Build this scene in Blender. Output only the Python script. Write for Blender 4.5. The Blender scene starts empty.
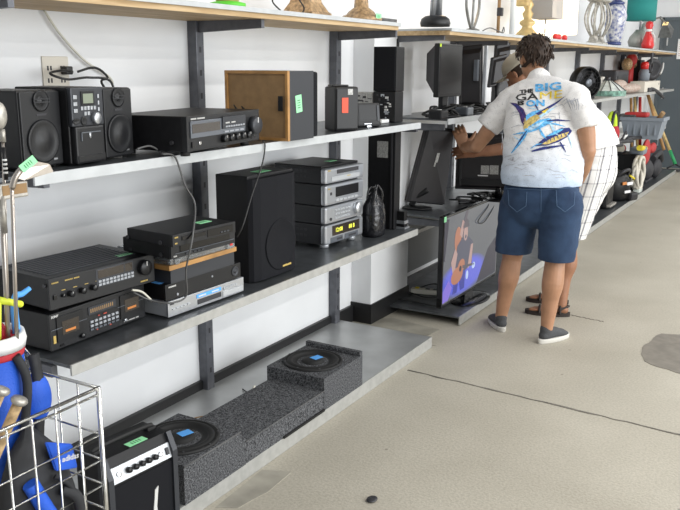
import bpy, bmesh, math, random
from mathutils import Vector, Matrix, Quaternion, noise
from mathutils.bvhtree import BVHTree
random.seed(7)
S = bpy.context.scene
COL = S.collection
PI = math.pi
# ------------------------------------------------------------ camera
F_PX = 809.0
CAM_H = 1.6
RW = Matrix(((0.86314316, 0.12018449, -0.49044834),
             (0.50492766, -0.19455164, 0.84095048),
             (0.00565168, -0.97350159, -0.22861039)))
cd = bpy.data.cameras.new('camera'); cam = bpy.data.objects.new('camera', cd); COL.objects.link(cam)
cd.sensor_width = 36.0; cd.lens = 36.0 * F_PX / 680.0; cd.clip_end = 200; cd.clip_start = 0.05
cm = Matrix.Identity(4)
for r in range(3):
    cm[r][0] = RW[r][0]; cm[r][1] = -RW[r][1]; cm[r][2] = -RW[r][2]
cm[2][3] = CAM_H
cam.matrix_world = cm
S.camera = cam
# ------------------------------------------------------------ light
W = bpy.data.worlds.new('world'); S.world = W; W.use_nodes = True
W.node_tree.nodes['Background'].inputs[0].default_value = (0.93, 0.96, 1.0, 1)
W.node_tree.nodes['Background'].inputs[1].default_value = 0.42
def area(name, loc, sx, sy, power, rot=(0, 0, 0), col=(1, .98, .94)):
    l = bpy.data.lights.new(name, 'AREA'); l.shape = 'RECTANGLE'; l.size = sx; l.size_y = sy; l.energy = power; l.color = col
    o = bpy.data.objects.new(name, l); COL.objects.link(o); o.location = loc; o.rotation_euler = rot
    return o
for i, (x, e) in enumerate(((0.9, 190), (2.9, 235), (5.0, 270))):
    area('tube_light_row', (x, 6.5, 3.7), 0.16, 15.0, e)
area('open_door_daylight', (7.0, 3.5, 1.8), 3.4, 10.0, 560, (0, PI / 2, 0), (0.95, 0.98, 1.0))
S.view_settings.view_transform = 'Standard'; S.view_settings.look = 'None'
S.view_settings.gamma = 1; S.view_settings.use_curve_mapping = False
S.view_settings.exposure = 0.12
# ------------------------------------------------------------ helpers
def at(px, py, x=None, y=None, z=None):
    d = RW @ Vector((px - 340.0, py - 255.0, F_PX)); o = Vector((0, 0, CAM_H))
    if x is not None: t = (x - o.x) / d.x
    elif y is not None: t = (y - o.y) / d.y
    else: t = (z - o.z) / d.z
    return o + d * t

MATS = {}
def mat(name, col, rough=.5, metal=0, var=0.0, vs=20, bump=0.0, bs=200, emit=None, es=0, col2=None, coat=0, trans=0, alpha=1, detail=3, spec=.5):
    m = bpy.data.materials.new(name); m.use_nodes = True; MATS[name] = m
    nt = m.node_tree; b = nt.nodes['Principled BSDF']
    b.inputs['Base Color'].default_value = (*col, 1); b.inputs['Roughness'].default_value = rough
    b.inputs['Metallic'].default_value = metal; b.inputs['Coat Weight'].default_value = coat
    b.inputs['Transmission Weight'].default_value = trans; b.inputs['Alpha'].default_value = alpha
    b.inputs['Specular IOR Level'].default_value = spec
    tc = nt.nodes.new('ShaderNodeTexCoord')
    if var > 0 or col2:
        n = nt.nodes.new('ShaderNodeTexNoise'); n.inputs['Scale'].default_value = vs; n.inputs['Detail'].default_value = detail
        nt.links.new(tc.outputs['Object'], n.inputs['Vector'])
        r = nt.nodes.new('ShaderNodeValToRGB')
        c2 = col2 if col2 else tuple(max(0, c * (1 - var)) for c in col)
        c1 = col if col2 else tuple(min(1, c * (1 + var)) for c in col)
        r.color_ramp.elements[0].position = .35; r.color_ramp.elements[1].position = .65
        r.color_ramp.elements[0].color = (*c2, 1); r.color_ramp.elements[1].color = (*c1, 1)
        nt.links.new(n.outputs['Fac'], r.inputs['Fac']); nt.links.new(r.outputs['Color'], b.inputs['Base Color'])
    if bump > 0:
        n2 = nt.nodes.new('ShaderNodeTexNoise'); n2.inputs['Scale'].default_value = bs; n2.inputs['Detail'].default_value = 2
        nt.links.new(tc.outputs['Object'], n2.inputs['Vector'])
        bp = nt.nodes.new('ShaderNodeBump'); bp.inputs['Strength'].default_value = bump; bp.inputs['Distance'].default_value = .01
        nt.links.new(n2.outputs['Fac'], bp.inputs['Height']); nt.links.new(bp.outputs['Normal'], b.inputs['Normal'])
    if emit:
        b.inputs['Emission Color'].default_value = (*emit, 1); b.inputs['Emission Strength'].default_value = es
    return m

class MB:
    def __init__(s): s.bm = bmesh.new(); s.M = None
    def _fin(s, vs, fs, mi, mx):
        for f in fs: f.material_index = mi
        if mx is not None:
            for v in vs: v.co = mx @ v.co
        if s.M is not None:
            for v in vs: v.co = s.M @ v.co
    def box(s, x0, y0, z0, x1, y1, z1, bev=0, mi=0, mx=None, seg=2):
        t = bmesh.new(); bmesh.ops.create_cube(t, size=1)
        for v in t.verts: v.co = Vector(((x0 + x1) / 2 + v.co.x * (x1 - x0), (y0 + y1) / 2 + v.co.y * (y1 - y0), (z0 + z1) / 2 + v.co.z * (z1 - z0)))
        if bev > 0:
            bev = min(bev, .45 * min(abs(x1 - x0), abs(y1 - y0), abs(z1 - z0)))
            bmesh.ops.bevel(t, geom=t.edges[:], offset=bev, segments=seg, affect='EDGES', profile=.6)
        s.add(t, mi, mx); return s
    def add(s, t, mi=0, mx=None, smooth=False):
        mp = {}
        for v in t.verts:
            co = v.co.copy()
            if mx is not None: co = mx @ co
            if s.M is not None: co = s.M @ co
            mp[v] = s.bm.verts.new(co)
        for f in t.faces:
            try: g = s.bm.faces.new([mp[v] for v in f.verts])
            except ValueError: continue
            g.material_index = mi if mi is not None else f.material_index; g.smooth = smooth or f.smooth
        t.free()
    def rings(s, rings, mi=0, cap=True, smooth=True, mx=None, closed=True):
        t = bmesh.new(); R = [[t.verts.new(Vector(p)) for p in r] for r in rings]; n = len(R[0])
        for a, b in zip(R, R[1:]):
            for i in range(n if closed else n - 1):
                j = (i + 1) % n; f = t.faces.new((a[i], a[j], b[j], b[i])); f.smooth = smooth
        if cap and n > 2:
            for r in (R[0][::-1], R[-1]):
                f = t.faces.new(r)
        bmesh.ops.recalc_face_normals(t, faces=t.faces[:])
        s.add(t, mi, mx); return s
    def cyl(s, a, b, r, r2=None, seg=20, mi=0, mx=None, smooth=True):
        a = Vector(a); b = Vector(b); r2 = r if r2 is None else r2
        q = (b - a).to_track_quat('Z', 'Y')
        rg = []
        for p, rr in ((a, r), (b, r2)):
            rg.append([p + q @ Vector((rr * math.cos(2 * PI * i / seg), rr * math.sin(2 * PI * i / seg), 0)) for i in range(seg)])
        return s.rings(rg, mi, True, smooth, mx)
    def lathe(s, prof, c=(0, 0, 0), ax=(0, 0, 1), seg=28, mi=0, mx=None, sx=1, sy=1, smooth=True):
        q = Vector(ax).normalized().to_track_quat('Z', 'Y'); c = Vector(c)
        rg = [[c + q @ Vector((sx * max(r, 1e-4) * math.cos(2 * PI * i / seg), sy * max(r, 1e-4) * math.sin(2 * PI * i / seg), z)) for i in range(seg)] for r, z in prof]
        return s.rings(rg, mi, True, smooth, mx)
    def tube(s, pts, r, seg=8, mi=0, mx=None, sm=0, r2=None):
        pts = [Vector(p) for p in pts]
        if sm and len(pts) > 2:
            out = []; P = [pts[0]] + pts + [pts[-1]]
            for k in range(1, len(P) - 2):
                for j in range(sm):
                    u = j / sm; a, b, c, d = P[k - 1:k + 3]
                    out.append(.5 * ((2 * b) + (c - a) * u + (2 * a - 5 * b + 4 * c - d) * u * u + (-a + 3 * b - 3 * c + d) * u ** 3))
            pts = out + [pts[-1]]
        rg = []; q = None
        for i, p in enumerate(pts):
            d = pts[min(i + 1, len(pts) - 1)] - pts[max(i - 1, 0)]
            if d.length < 1e-7: d = Vector((0, 0, 1))
            nq = d.to_track_quat('Z', 'Y') if q is None else (q @ Vector((0, 0, 1))).rotation_difference(d) @ q
            q = nq; rr = r if r2 is None else r + (r2 - r) * i / (len(pts) - 1)
            rg.append([p + q @ Vector((rr * math.cos(2 * PI * k / seg), rr * math.sin(2 * PI * k / seg), 0)) for k in range(seg)])
        return s.rings(rg, mi, True, True, mx)
    def sph(s, c, r, mi=0, sc=(1, 1, 1), mx=None, u=20, v=12):
        t = bmesh.new(); bmesh.ops.create_uvsphere(t, u_segments=u, v_segments=v, radius=r)
        for w in t.verts: w.co = Vector((w.co.x * sc[0], w.co.y * sc[1], w.co.z * sc[2])) + Vector(c)
        s.add(t, mi, mx, True); return s
    def prism(s, poly, d, mi=0, mx=None, bev=0):
        """poly: list of (u,v) in local XY extruded along z by d"""
        t = bmesh.new(); a = [t.verts.new((p[0], p[1], 0)) for p in poly]; b = [t.verts.new((p[0], p[1], d)) for p in poly]
        n = len(poly); t.faces.new(a[::-1]); t.faces.new(b)
        for i in range(n): t.faces.new((a[i], a[(i + 1) % n], b[(i + 1) % n], b[i]))
        bmesh.ops.recalc_face_normals(t, faces=t.faces[:])
        if bev: bmesh.ops.bevel(t, geom=t.edges[:], offset=bev, segments=2, affect='EDGES')
        s.add(t, mi, mx); return s
    def hexa(s, b4, t4, mi=0):
        t = bmesh.new(); a = [t.verts.new(Vector(p)) for p in b4]; b = [t.verts.new(Vector(p)) for p in t4]
        t.faces.new(a[::-1]); t.faces.new(b)
        for i in range(4): t.faces.new((a[i], a[(i + 1) % 4], b[(i + 1) % 4], b[i]))
        bmesh.ops.recalc_face_normals(t, faces=t.faces[:]); s.add(t, mi); return s
    def build(s, name, mats, parent=None):
        me = bpy.data.meshes.new(name); s.bm.to_mesh(me); s.bm.free()
        for m in (mats if isinstance(mats, (list, tuple)) else [mats]): me.materials.append(MATS[m] if isinstance(m, str) else m)
        o = bpy.data.objects.new(name, me); COL.objects.link(o)
        if parent is not None: o.parent = parent
        return o
def tag(o, label=None, cat=None, group=None, kind=None):
    if label: o['label'] = label
    if cat: o['category'] = cat
    if group: o['group'] = group
    if kind: o['kind'] = kind
    return o
def thing(name, label, cat, loc=(0, 0, 0), rz=0, group=None):
    o = bpy.data.objects.new(name, None); COL.objects.link(o); o.location = loc; o.rotation_euler = (0, 0, rz)
    o.empty_display_size = .05
    return tag(o, label, cat, group)
def struct(o): o['kind'] = 'structure'; return o
def copy_tree(o, parent=None, label=None):
    c = o.copy(); COL.objects.link(c); c.parent = parent
    if label: c['label'] = label
    for ch in list(o.children): copy_tree(ch, c)
    return c
# plane frame: text/flat shapes on a face pointing +X  (u -> +Y, v -> +Z)
def fx(x, y, z): return Matrix(((0, 0, 1, x), (1, 0, 0, y), (0, 1, 0, z), (0, 0, 0, 1)))
# face pointing -Y (u -> +X, v -> +Z)
def fy(x, y, z): return Matrix(((1, 0, 0, x), (0, 0, -1, y), (0, 1, 0, z), (0, 0, 0, 1)))
# face pointing +Z (u -> +Y, v -> -X)
def fz(x, y, z): return Matrix(((0, -1, 0, x), (1, 0, 0, y), (0, 0, 1, z), (0, 0, 0, 1)))
def text_bm(s, size, bold=0.0, extrude=.0006):
    cu = bpy.data.curves.new('lettering', 'FONT'); cu.body = s; cu.size = size; cu.extrude = extrude; cu.offset = bold; cu.resolution_u = 2
    o = bpy.data.objects.new('lettering', cu); COL.objects.link(o)
    dg = bpy.context.evaluated_depsgraph_get(); me = o.evaluated_get(dg).to_mesh()
    t = bmesh.new(); t.from_mesh(me); o.evaluated_get(dg).to_mesh_clear()
    bpy.data.objects.remove(o); bpy.data.curves.remove(cu)
    return t
def text(s, size, mx, m, parent, name='lettering', bold=0.0):
    b = MB(); b.add(text_bm(s, size, bold), 0, mx)
    return b.build(name, m, parent)
def price_tag(parent, mx, w=.06, h=.03, m='tag_green', name='price_tag'):
    b = MB(); b.box(0, 0, 0, w, h, .0012, mx=mx)
    for k in range(4): b.box(w * (.25 + .14 * k), h * .25, .0012, w * (.25 + .14 * k) + w * .05, h * .75, .0016, mi=1, mx=mx)
    return b.build(name, [m, 'ink_green' if m == 'tag_green' else 'ink'], parent)

# ------------------------------------------------------------ materials
mat('wall_paint', (.80, .81, .82), .45, var=.03, vs=3)
mat('base_black', (.012, .012, .013), .45)
mat('post_grey', (.11, .115, .13), .4, .3, var=.12, vs=30)
mat('shelf_steel', (.105, .113, .122), .33, .55, var=.22, vs=14, detail=6)
mat('platform_steel', (.46, .47, .47), .36, .6, var=.10, vs=5, detail=6)
mat('edge_alu', (.42, .42, .40), .4, .3, var=.08, vs=30)
mat('edge_white', (.50, .52, .53), .4, .1, var=.05)
mat('back_panel_grey', (.16, .165, .17), .5, .2)
mat('black_plastic', (.007, .007, .008), .42, var=.2, vs=40, spec=.35)
mat('black_satin', (.009, .0095, .011), .35, spec=.4)
mat('black_gloss', (.004, .004, .005), .15, spec=.45)
mat('front_black', (.012, .0125, .014), .42, spec=.4)
mat('dark_panel', (.035, .038, .045), .4, .2)
mat('grey_panel', (.15, .165, .19), .3, .5)
mat('vinyl_black', (.008, .008, .009), .5, spec=.35, bump=.15, bs=300)
mat('cloth_black', (.009, .0095, .012), .85, spec=.2, bump=.25, bs=600)
mat('cone_grey', (.018, .019, .022), .6)
mat('silver', (.52, .54, .57), .28, .75, var=.04)
mat('silver_plastic', (.50, .52, .54), .35, .35)
mat('chrome', (.75, .75, .76), .14, 1)
mat('wire_chrome', (.62, .62, .60), .22, 1, var=.1, vs=40)
mat('white_plastic', (.75, .76, .75), .4)
mat('button_grey', (.36, .38, .41), .4, .2)
mat('display_dark', (.03, .022, .016), .2, coat=.4)
mat('display_green', (.22, .25, .19), .3)
mat('lcd_yellow', (.75, .75, .08), .4, emit=(.9, .9, .08), es=.35)
mat('ink', (.03, .03, .035), .6)
mat('print_white', (.6, .6, .58), .5)
mat('print_gold', (.5, .36, .1), .4)
mat('amber', (.55, .2, .05), .3)
mat('red_print', (.4, .06, .04), .4)
mat('tag_green', (.33, .80, .42), .7)
mat('ink_green', (.06, .22, .10), .7)
mat('tag_red', (.80, .10, .05), .6)
mat('tape_blue', (.10, .38, .85), .7)
mat('wood_gold', (.42, .22, .07), .45, var=.25, vs=9)
mat('kraft', (.30, .185, .085), .75, var=.1, vs=25)
mat('rubber', (.01, .01, .01), .7)
mat('cord_grey', (.10, .10, .10), .5)
mat('cord_white', (.62, .60, .52), .5)
mat('cord_black', (.012, .012, .012), .45)
mat('skin', (.40, .21, .12), .5, var=.08, vs=14, bump=.05, bs=300)
mat('skin_tan', (.30, .14, .075), .5, var=.08, vs=14, bump=.05, bs=300)
mat('hair_brown', (.035, .021, .014), .5, var=.4, vs=60, spec=.3)
mat('denim', (.028, .060, .125), .9, col2=(.016, .036, .082), vs=9, bump=.3, bs=500, detail=6)
mat('denim_seam', (.075, .13, .22), .85)
mat('shoe_knit', (.06, .062, .066), .8, var=.2, vs=200)
mat('sole_white', (.62, .60, .55), .6)
mat('sandal', (.028, .02, .016), .7)
mat('cap_beige', (.42, .38, .30), .8, bump=.2, bs=400)
mat('tee_white', (.78, .77, .76), .85, bump=.15, bs=250)
mat('teal_cloth', (.02, .25, .23), .8)
mat('shade_grey', (.40, .38, .36), .8)
mat('shade_lit', (.9, .82, .65), .8, emit=(1, .86, .62), es=1.6)
mat('bulb_lit', (1, .9, .7), .5, emit=(1, .7, .35), es=6)
mat('brass_pale', (.62, .45, .20), .4, .3, var=.15)
mat('bronze_brown', (.16, .08, .04), .45, .2, var=.4, vs=40)
mat('bronze_light', (.38, .25, .13), .45, .2, var=.4, vs=60)
mat('lime', (.12, .62, .04), .4)
mat('pewter', (.22, .22, .21), .35, .7, var=.2)
mat('cage_silver', (.40, .38, .34), .4, .5, var=.25, vs=40)
mat('porcelain', (.70, .70, .70), .25, col2=(.10, .13, .32), vs=30, coat=.4)
mat('navy_glaze', (.03, .05, .18), .25, coat=.4)
mat('swan_grey', (.42, .42, .38), .35, .3, var=.1)
mat('red_gloss', (.65, .02, .02), .3, coat=.3)
mat('red_matt', (.45, .03, .03), .55)
mat('golf_blue', (.01, .09, .55), .6, bump=.2, bs=200)
mat('golf_red', (.42, .02, .03), .7)
mat('grip_tan', (.42, .29, .15), .8, var=.3, vs=60)
mat('bag_black', (.02, .021, .024), .75, var=.3, vs=10)
mat('nylon_gloss', (.012, .012, .014), .22, coat=.2, bump=.7, bs=35)
mat('club_steel', (.42, .38, .34), .28, .9)
mat('yellow_plastic', (.72, .80, .05), .5)
mat('yellow_paint', (.75, .60, .03), .5)
mat('neon_yellow', (.62, .85, .05), .55)
mat('bin_grey', (.22, .25, .29), .55)
mat('door_grey', (.085, .105, .12), .5, var=.04, vs=4)
mat('paper', (.75, .75, .76), .7)
mat('handle_wood', (.45, .25, .10), .6, var=.2, vs=12)
mat('green_paint', (.03, .35, .12), .5)
mat('box_cream', (.66, .62, .54), .7)
mat('stained_white', (.62, .66, .62), .3, var=.15, vs=25)
mat('stained_green', (.16, .30, .24), .3, var=.5, vs=30)
mat('floral', (.55, .50, .44), .7, col2=(.40, .25, .20), vs=45)
mat('carton_dark', (.08, .08, .08), .5, var=.5, vs=20)
mat('metal_dark', (.05, .05, .055), .4, .5)
mat('beige_metal', (.46, .42, .36), .5, var=.1)
mat('screen_black', (.006, .006, .007), .32, spec=.35)
mat('tv_back', (.018, .016, .018), .42, var=.15, vs=8)
mat('label_silver', (.5, .5, .48), .5, .3, col2=(.28, .28, .27), vs=120)
mat('acrylic', (.75, .78, .80), .05, trans=.85, coat=.2)

def plywood():
    m = mat('plywood', (.5, .36, .2), .6)
    nt = m.node_tree; b = nt.nodes['Principled BSDF']; tc = nt.nodes.new('ShaderNodeTexCoord')
    mp = nt.nodes.new('ShaderNodeMapping'); mp.inputs['Scale'].default_value = (14, 1.2, 14)
    n = nt.nodes.new('ShaderNodeTexNoise'); n.inputs['Scale'].default_value = 3; n.inputs['Detail'].default_value = 8; n.inputs['Distortion'].default_value = .6
    r = nt.nodes.new('ShaderNodeValToRGB'); r.color_ramp.elements[0].position = .3; r.color_ramp.elements[1].position = .7
    r.color_ramp.elements[0].color = (.40, .26, .12, 1); r.color_ramp.elements[1].color = (.60, .44, .25, 1)
    nt.links.new(tc.outputs['Object'], mp.inputs['Vector']); nt.links.new(mp.outputs['Vector'], n.inputs['Vector'])
    nt.links.new(n.outputs['Fac'], r.inputs['Fac']); nt.links.new(r.outputs['Color'], b.inputs['Base Color'])
plywood()
def carpet():
    m = mat('box_carpet', (.03, .03, .033), .95, bump=.6, bs=200, spec=.1)
    nt = m.node_tree; b = nt.nodes['Principled BSDF']; tc = nt.nodes.new('ShaderNodeTexCoord')
    n = nt.nodes.new('ShaderNodeTexNoise'); n.inputs['Scale'].default_value = 150; n.inputs['Detail'].default_value = 4; n.inputs['Roughness'].default_value = .8
    r = nt.nodes.new('ShaderNodeValToRGB'); e = r.color_ramp.elements
    e[0].position = .40; e[0].color = (.016, .016, .018, 1); e[1].position = .64; e[1].color = (.20, .205, .215, 1)
    nt.links.new(tc.outputs['Object'], n.inputs['Vector']); nt.links.new(n.outputs['Fac'], r.inputs['Fac']); nt.links.new(r.outputs['Color'], b.inputs['Base Color'])
carpet()
def floor_mat():
    m = mat('concrete', (.5, .48, .42), .55)
    nt = m.node_tree; b = nt.nodes['Principled BSDF']; tc = nt.nodes.new('ShaderNodeTexCoord'); L = nt.links.new
    def noise_(sc, det=5): n = nt.nodes.new('ShaderNodeTexNoise'); n.inputs['Scale'].default_value = sc; n.inputs['Detail'].default_value = det; L(tc.outputs['Object'], n.inputs['Vector']); return n
    def ramp(a, b_, c1, c2):
        r = nt.nodes.new('ShaderNodeValToRGB'); e = r.color_ramp.elements; e[0].position = a; e[1].position = b_; e[0].color = (*c1, 1); e[1].color = (*c2, 1); return r
    n1 = noise_(1.6, 8); r1 = ramp(.3, .7, (.385, .355, .29), (.475, .443, .37)); L(n1.outputs['Fac'], r1.inputs['Fac'])
    n2 = noise_(90, 8); r2 = ramp(.35, .6, (.87, .87, .86), (1.04, 1.04, 1.04)); L(n2.outputs['Fac'], r2.inputs['Fac'])
    mx = nt.nodes.new('ShaderNodeMix'); mx.data_type = 'RGBA'; mx.blend_type = 'MULTIPLY'; mx.inputs[0].default_value = 1
    L(r1.outputs['Color'], mx.inputs[6]); L(r2.outputs['Color'], mx.inputs[7])
    # worn dark specks
    v = nt.nodes.new('ShaderNodeTexVoronoi'); v.inputs['Scale'].default_value = 5.0; L(tc.outputs['Object'], v.inputs['Vector'])
    r3 = ramp(.03, .05, (.35, .33, .3), (1, 1, 1)); L(v.outputs['Distance'], r3.inputs['Fac'])
    m2 = nt.nodes.new('ShaderNodeMix'); m2.data_type = 'RGBA'; m2.blend_type = 'MULTIPLY'; m2.inputs[0].default_value = .55
    L(mx.outputs[2], m2.inputs[6]); L(r3.outputs['Color'], m2.inputs[7]); L(m2.outputs[2], b.inputs['Base Color'])
    bp = nt.nodes.new('ShaderNodeBump'); bp.inputs['Strength'].default_value = .15; bp.inputs['Distance'].default_value = .01
    L(n2.outputs['Fac'], bp.inputs['Height']); L(bp.outputs['Normal'], b.inputs['Normal'])
floor_mat()
mat('crack', (.14, .13, .11), .9, var=.3, vs=20)
mat('stain', (.20, .18, .15), .45, var=.15, vs=15)
mat('stain_light', (.32, .30, .25), .5, var=.15, vs=8)

# ------------------------------------------------------------ room
XW = -2.44     # wall plane
XS = -1.90     # shelf fronts
b = MB(); b.box(-2.8, -1, -.1, 7, 14.1, 0); struct(b.build('floor', 'concrete'))
b = MB(); b.box(XW - .2, -1, 0, XW, 14.1, 3.6); wl = struct(b.build('wall_left', 'wall_paint'))
b = MB(); b.box(-2.8, 14.1, 0, 7, 14.3, 3.6); struct(b.build('wall_back', 'wall_paint'))
# boxed-out column beside the first gap
b = MB(); b.box(XW, 4.33, .13, -2.30, 4.86, 1.78); struct(b.build('wall_pilaster', 'wall_paint'))
b = MB(); b.box(XW, 4.32, 0, -2.29, 4.87, .13); struct(b.build('trim_1', 'base_black'))
b = MB(); b.box(XW, .9, 0, XW + .02, 4.32, .108); b.box(XW, 4.87, 0, XW + .02, 13.2, .108); struct(b.build('baseboard_left', 'base_black'))
# white pilaster strips between wall panels far above shelf
# expansion joints and damp patch in the floor
def ground_poly(pts, name, m, h=.002):
    b = MB(); b.prism([(p[0], p[1]) for p in pts], h); return struct(b.build(name, m))
random.seed(3)
def crack(a, c, w=.008, n=60, wob=.006):
    a = Vector(a); c = Vector(c); d = (c - a).normalized(); nrm = Vector((-d.y, d.x)); L1 = []; L2 = []
    for i in range(n + 1):
        p = a + (c - a) * i / n; k = random.uniform(-wob, wob); ww = w * random.uniform(.4, 1)
        L1.append(p + nrm * (k + ww)); L2.append(p + nrm * (k - ww))
    return [(p.x, p.y) for p in L1] + [(p.x, p.y) for p in L2[::-1]]
p0 = at(408, 370, z=0); p1 = at(680, 435, z=0); e = p1 + (p1 - p0) * 1.5
ground_poly(crack(p0.xy, e.xy), 'floor_joint', 'crack')
p0 = at(700, 362, z=0)
p0 = at(566, 314, z=0); p1 = at(604, 322, z=0); ground_poly(crack(p0.xy, p1.xy, .006, 20, .01), 'floor_joint', 'crack')
pts = []
for i in range(44):
    a = 2 * PI * i / 44; r = 1 + .22 * noise.noise(Vector((math.cos(a) * 2.2, math.sin(a) * 2.2, 3)))+ .10 * noise.noise(Vector((math.cos(a) * 7, math.sin(a) * 7, 1)))
    pts.append((-.42 + .32 * r * math.cos(a) , 4.82 + .40 * r * math.sin(a)))
tag(ground_poly(pts, 'floor_stain', 'stain'))
# stained slab in the gap between the shelf sections
q = [at(392, 318, z=0), at(440, 330, z=0), at(418, 341, z=0), at(436, 346, z=0), at(400, 345, z=0), at(345, 322, z=0)]
ground_poly([(p.x, p.y) for p in q], 'floor_stain', 'stain_light')
q = [at(262, 470, z=0), at(292, 472, z=0), at(268, 492, z=0), at(238, 508, z=0), at(215, 508, z=0)]
ground_poly([(p.x, p.y) for p in q], 'floor_stain', 'stain_light')
# door in the back wall
d0 = -2.28
b = MB(); b.box(d0, 14.05, 0, -1.2, 14.1, 2.31); dr = struct(b.build('door_1', 'door_grey'))
b = MB(); b.box(d0 - .05, 14.03, 0, d0, 14.1, 2.36, mi=0); b.box(d0 - .05, 14.03, 2.31, -1.15, 14.1, 2.36, mi=0); struct(b.build('trim_2', 'door_grey'))
b = MB(); b.box(-2.225, 14.035, 1.93, -2.205, 14.05, 2.12); b.box(-2.225, 14.035, .35, -2.205, 14.05, .53); b.box(-2.225, 14.035, 1.1, -2.205, 14.05, 1.28); b.build('hinge', 'silver', dr)
b = MB(); b.box(-2.055, 14.035, 1.72, -1.80, 14.048, 2.03)
o = b.build('notice', 'paper', dr)
b = MB()
for k in range(7): b.box(-2.03, 14.033, 1.98 - k * .035, -1.83 - .03 * (k % 3), 14.035, 1.985 - k * .035)
b.build('notice_lines', 'red_print', dr)
# wall socket plates
def plate(y, z, n=2, name='outlet_plate', lab=''):
    t = thing(name, lab, 'wall outlet', (XW, y, z))
    b = MB(); b.box(0, -.06 * n / 2, -.06, .006, .06 * n / 2, .06, .003); b.build('cover', 'box_cream', t)
    for k in range(n):
        for zz in (-.022, .022):
            b = MB(); b.box(.006, -.06 * n / 2 + .06 * k + .02, zz - .012, .0075, -.06 * n / 2 + .06 * k + .026, zz + .004); b.box(.006, -.06 * n / 2 + .06 * k + .034, zz - .012, .0075, -.06 * n / 2 + .06 * k + .04, zz + .004)
            b.build('socket_slots', 'ink', t)
    return t
t = plate(2.10, 1.565, 2, lab='white double outlet plate on the wall above the mini stereo')
b = MB(); b.box(.006, .02, -.005, .04, .05, .025, .005); b.build('plug', 'cord_black', t)
# surface conduit between the sections
b = MB(); b.box(XW, 5.02, 1.29, XW + .03, 5.10, 1.70, .004); b.box(XW + .03, 5.03, 1.45, XW + .045, 5.09, 1.55, .003)
tag(b.build('wall_conduit', 'white_plastic'), 'white vertical conduit on the wall left of the tilted monitor', 'conduit')

# ------------------------------------------------------------ shelving
def upright(y, lab, z1=1.79):
    b = MB(); b.box(XW, y - .026, .0, XW + .05, y + .026, z1, .004)
    for k in range(int(z1 / .1)):
        b.box(XW + .05, y - .006, .15 + k * .1, XW + .051, y + .006, .175 + k * .1, mi=1)
    tag(b.build('shelf_upright', ['post_grey', 'ink']), lab, 'shelf upright', 'grey shelf uprights along the wall')
ups = [1.60, 2.865, 4.075, 4.64, 5.82, 7.0, 8.2, 9.42, 10.62, 11.8, 12.98]
ul = ['grey slotted upright behind the golf clubs at far left', 'grey slotted upright behind the long black receiver and speaker',
      'grey slotted upright behind the silver hi-fi tower', 'slim grey upright at the start of the television section',
      'grey upright behind the big upright television back', 'grey upright hidden behind the leaning men', 'grey upright left of the round black fan',
      'grey upright right of the round black fan', 'grey upright behind the stained glass lampshade', 'grey upright behind the storage carton', 'last grey upright next to the tools']
for y, l in zip(ups, ul): upright(y, l)
def bracket(x1, y, z, lab, w=.022, h=.05):
    b = MB(); M_ = [(XW + .045, z - .05), (XW + .045, z), (x1, z), (x1, z - .036)]
    t = bmesh.new(); A = [t.verts.new((p[0], y - w / 2, p[1])) for p in M_]; B = [t.verts.new((p[0], y + w / 2, p[1])) for p in M_]
    t.faces.new(A); t.faces.new(B[::-1])
    for i in range(4): t.faces.new((A[i], A[(i + 1) % 4], B[(i + 1) % 4], B[i]))
    bmesh.ops.recalc_face_normals(t, faces=t.faces[:]); b.add(t)
    tag(b.build('shelf_bracket', 'post_grey'), lab, 'shelf bracket', 'dark brackets under the shelves')
def shelf(y0, y1, z, xf, lab, top='shelf_steel', edge='edge_alu', lip=.035, th=.012, under=None, name='wall_shelf', xb=None):
    t = thing(name, lab, 'shelf', (XW, y0, z)); xb = .05 if xb is None else xb
    if name == 'base_platform' or under: xb = .004
    w = xf - XW; L = y1 - y0
    b = MB(); b.box(xb, 0, -th, w - .004, L, 0, .001); b.build('shelf_board', top, t)
    if edge: b = MB(); b.box(w - .004, 0, -lip, w + .004, L, .001, .001); b.box(xb, L - .004, -lip, w, L, 0.0); b.build('front_edge', edge, t)
    if under: b = MB(); b.box(xb, .0, -th - .026, w - .008, L - .006, -th - .001); b.build('underside_board', under, t)
    return t
# section one
shelf(1.52, 4.13, .065, -1.79, 'bright steel base platform carrying the subwoofer box', 'platform_steel', 'edge_alu', .064, name='base_platform')
shelf(1.60, 4.10, .70, -1.885, 'dark steel middle shelf holding the hi-fi gear, left section')
shelf(1.52, 4.10, 1.295, -1.885, 'steel upper shelf with white front edge, left section', 'shelf_steel', 'edge_white', .032)
shelf(.95, 1.515, 1.29, -1.93, 'short end of upper shelf behind the golf clubs', 'shelf_steel', None)
shelf(1.52, 4.08, 1.822, -2.01, 'plywood-bottomed top shelf with white edge, left section', 'edge_white', 'edge_white', .018, under='plywood')
shelf(.95, 1.50, 1.822, -2.05, 'grey end of the top shelf at the upper left corner', 'grey_panel', None)
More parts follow.
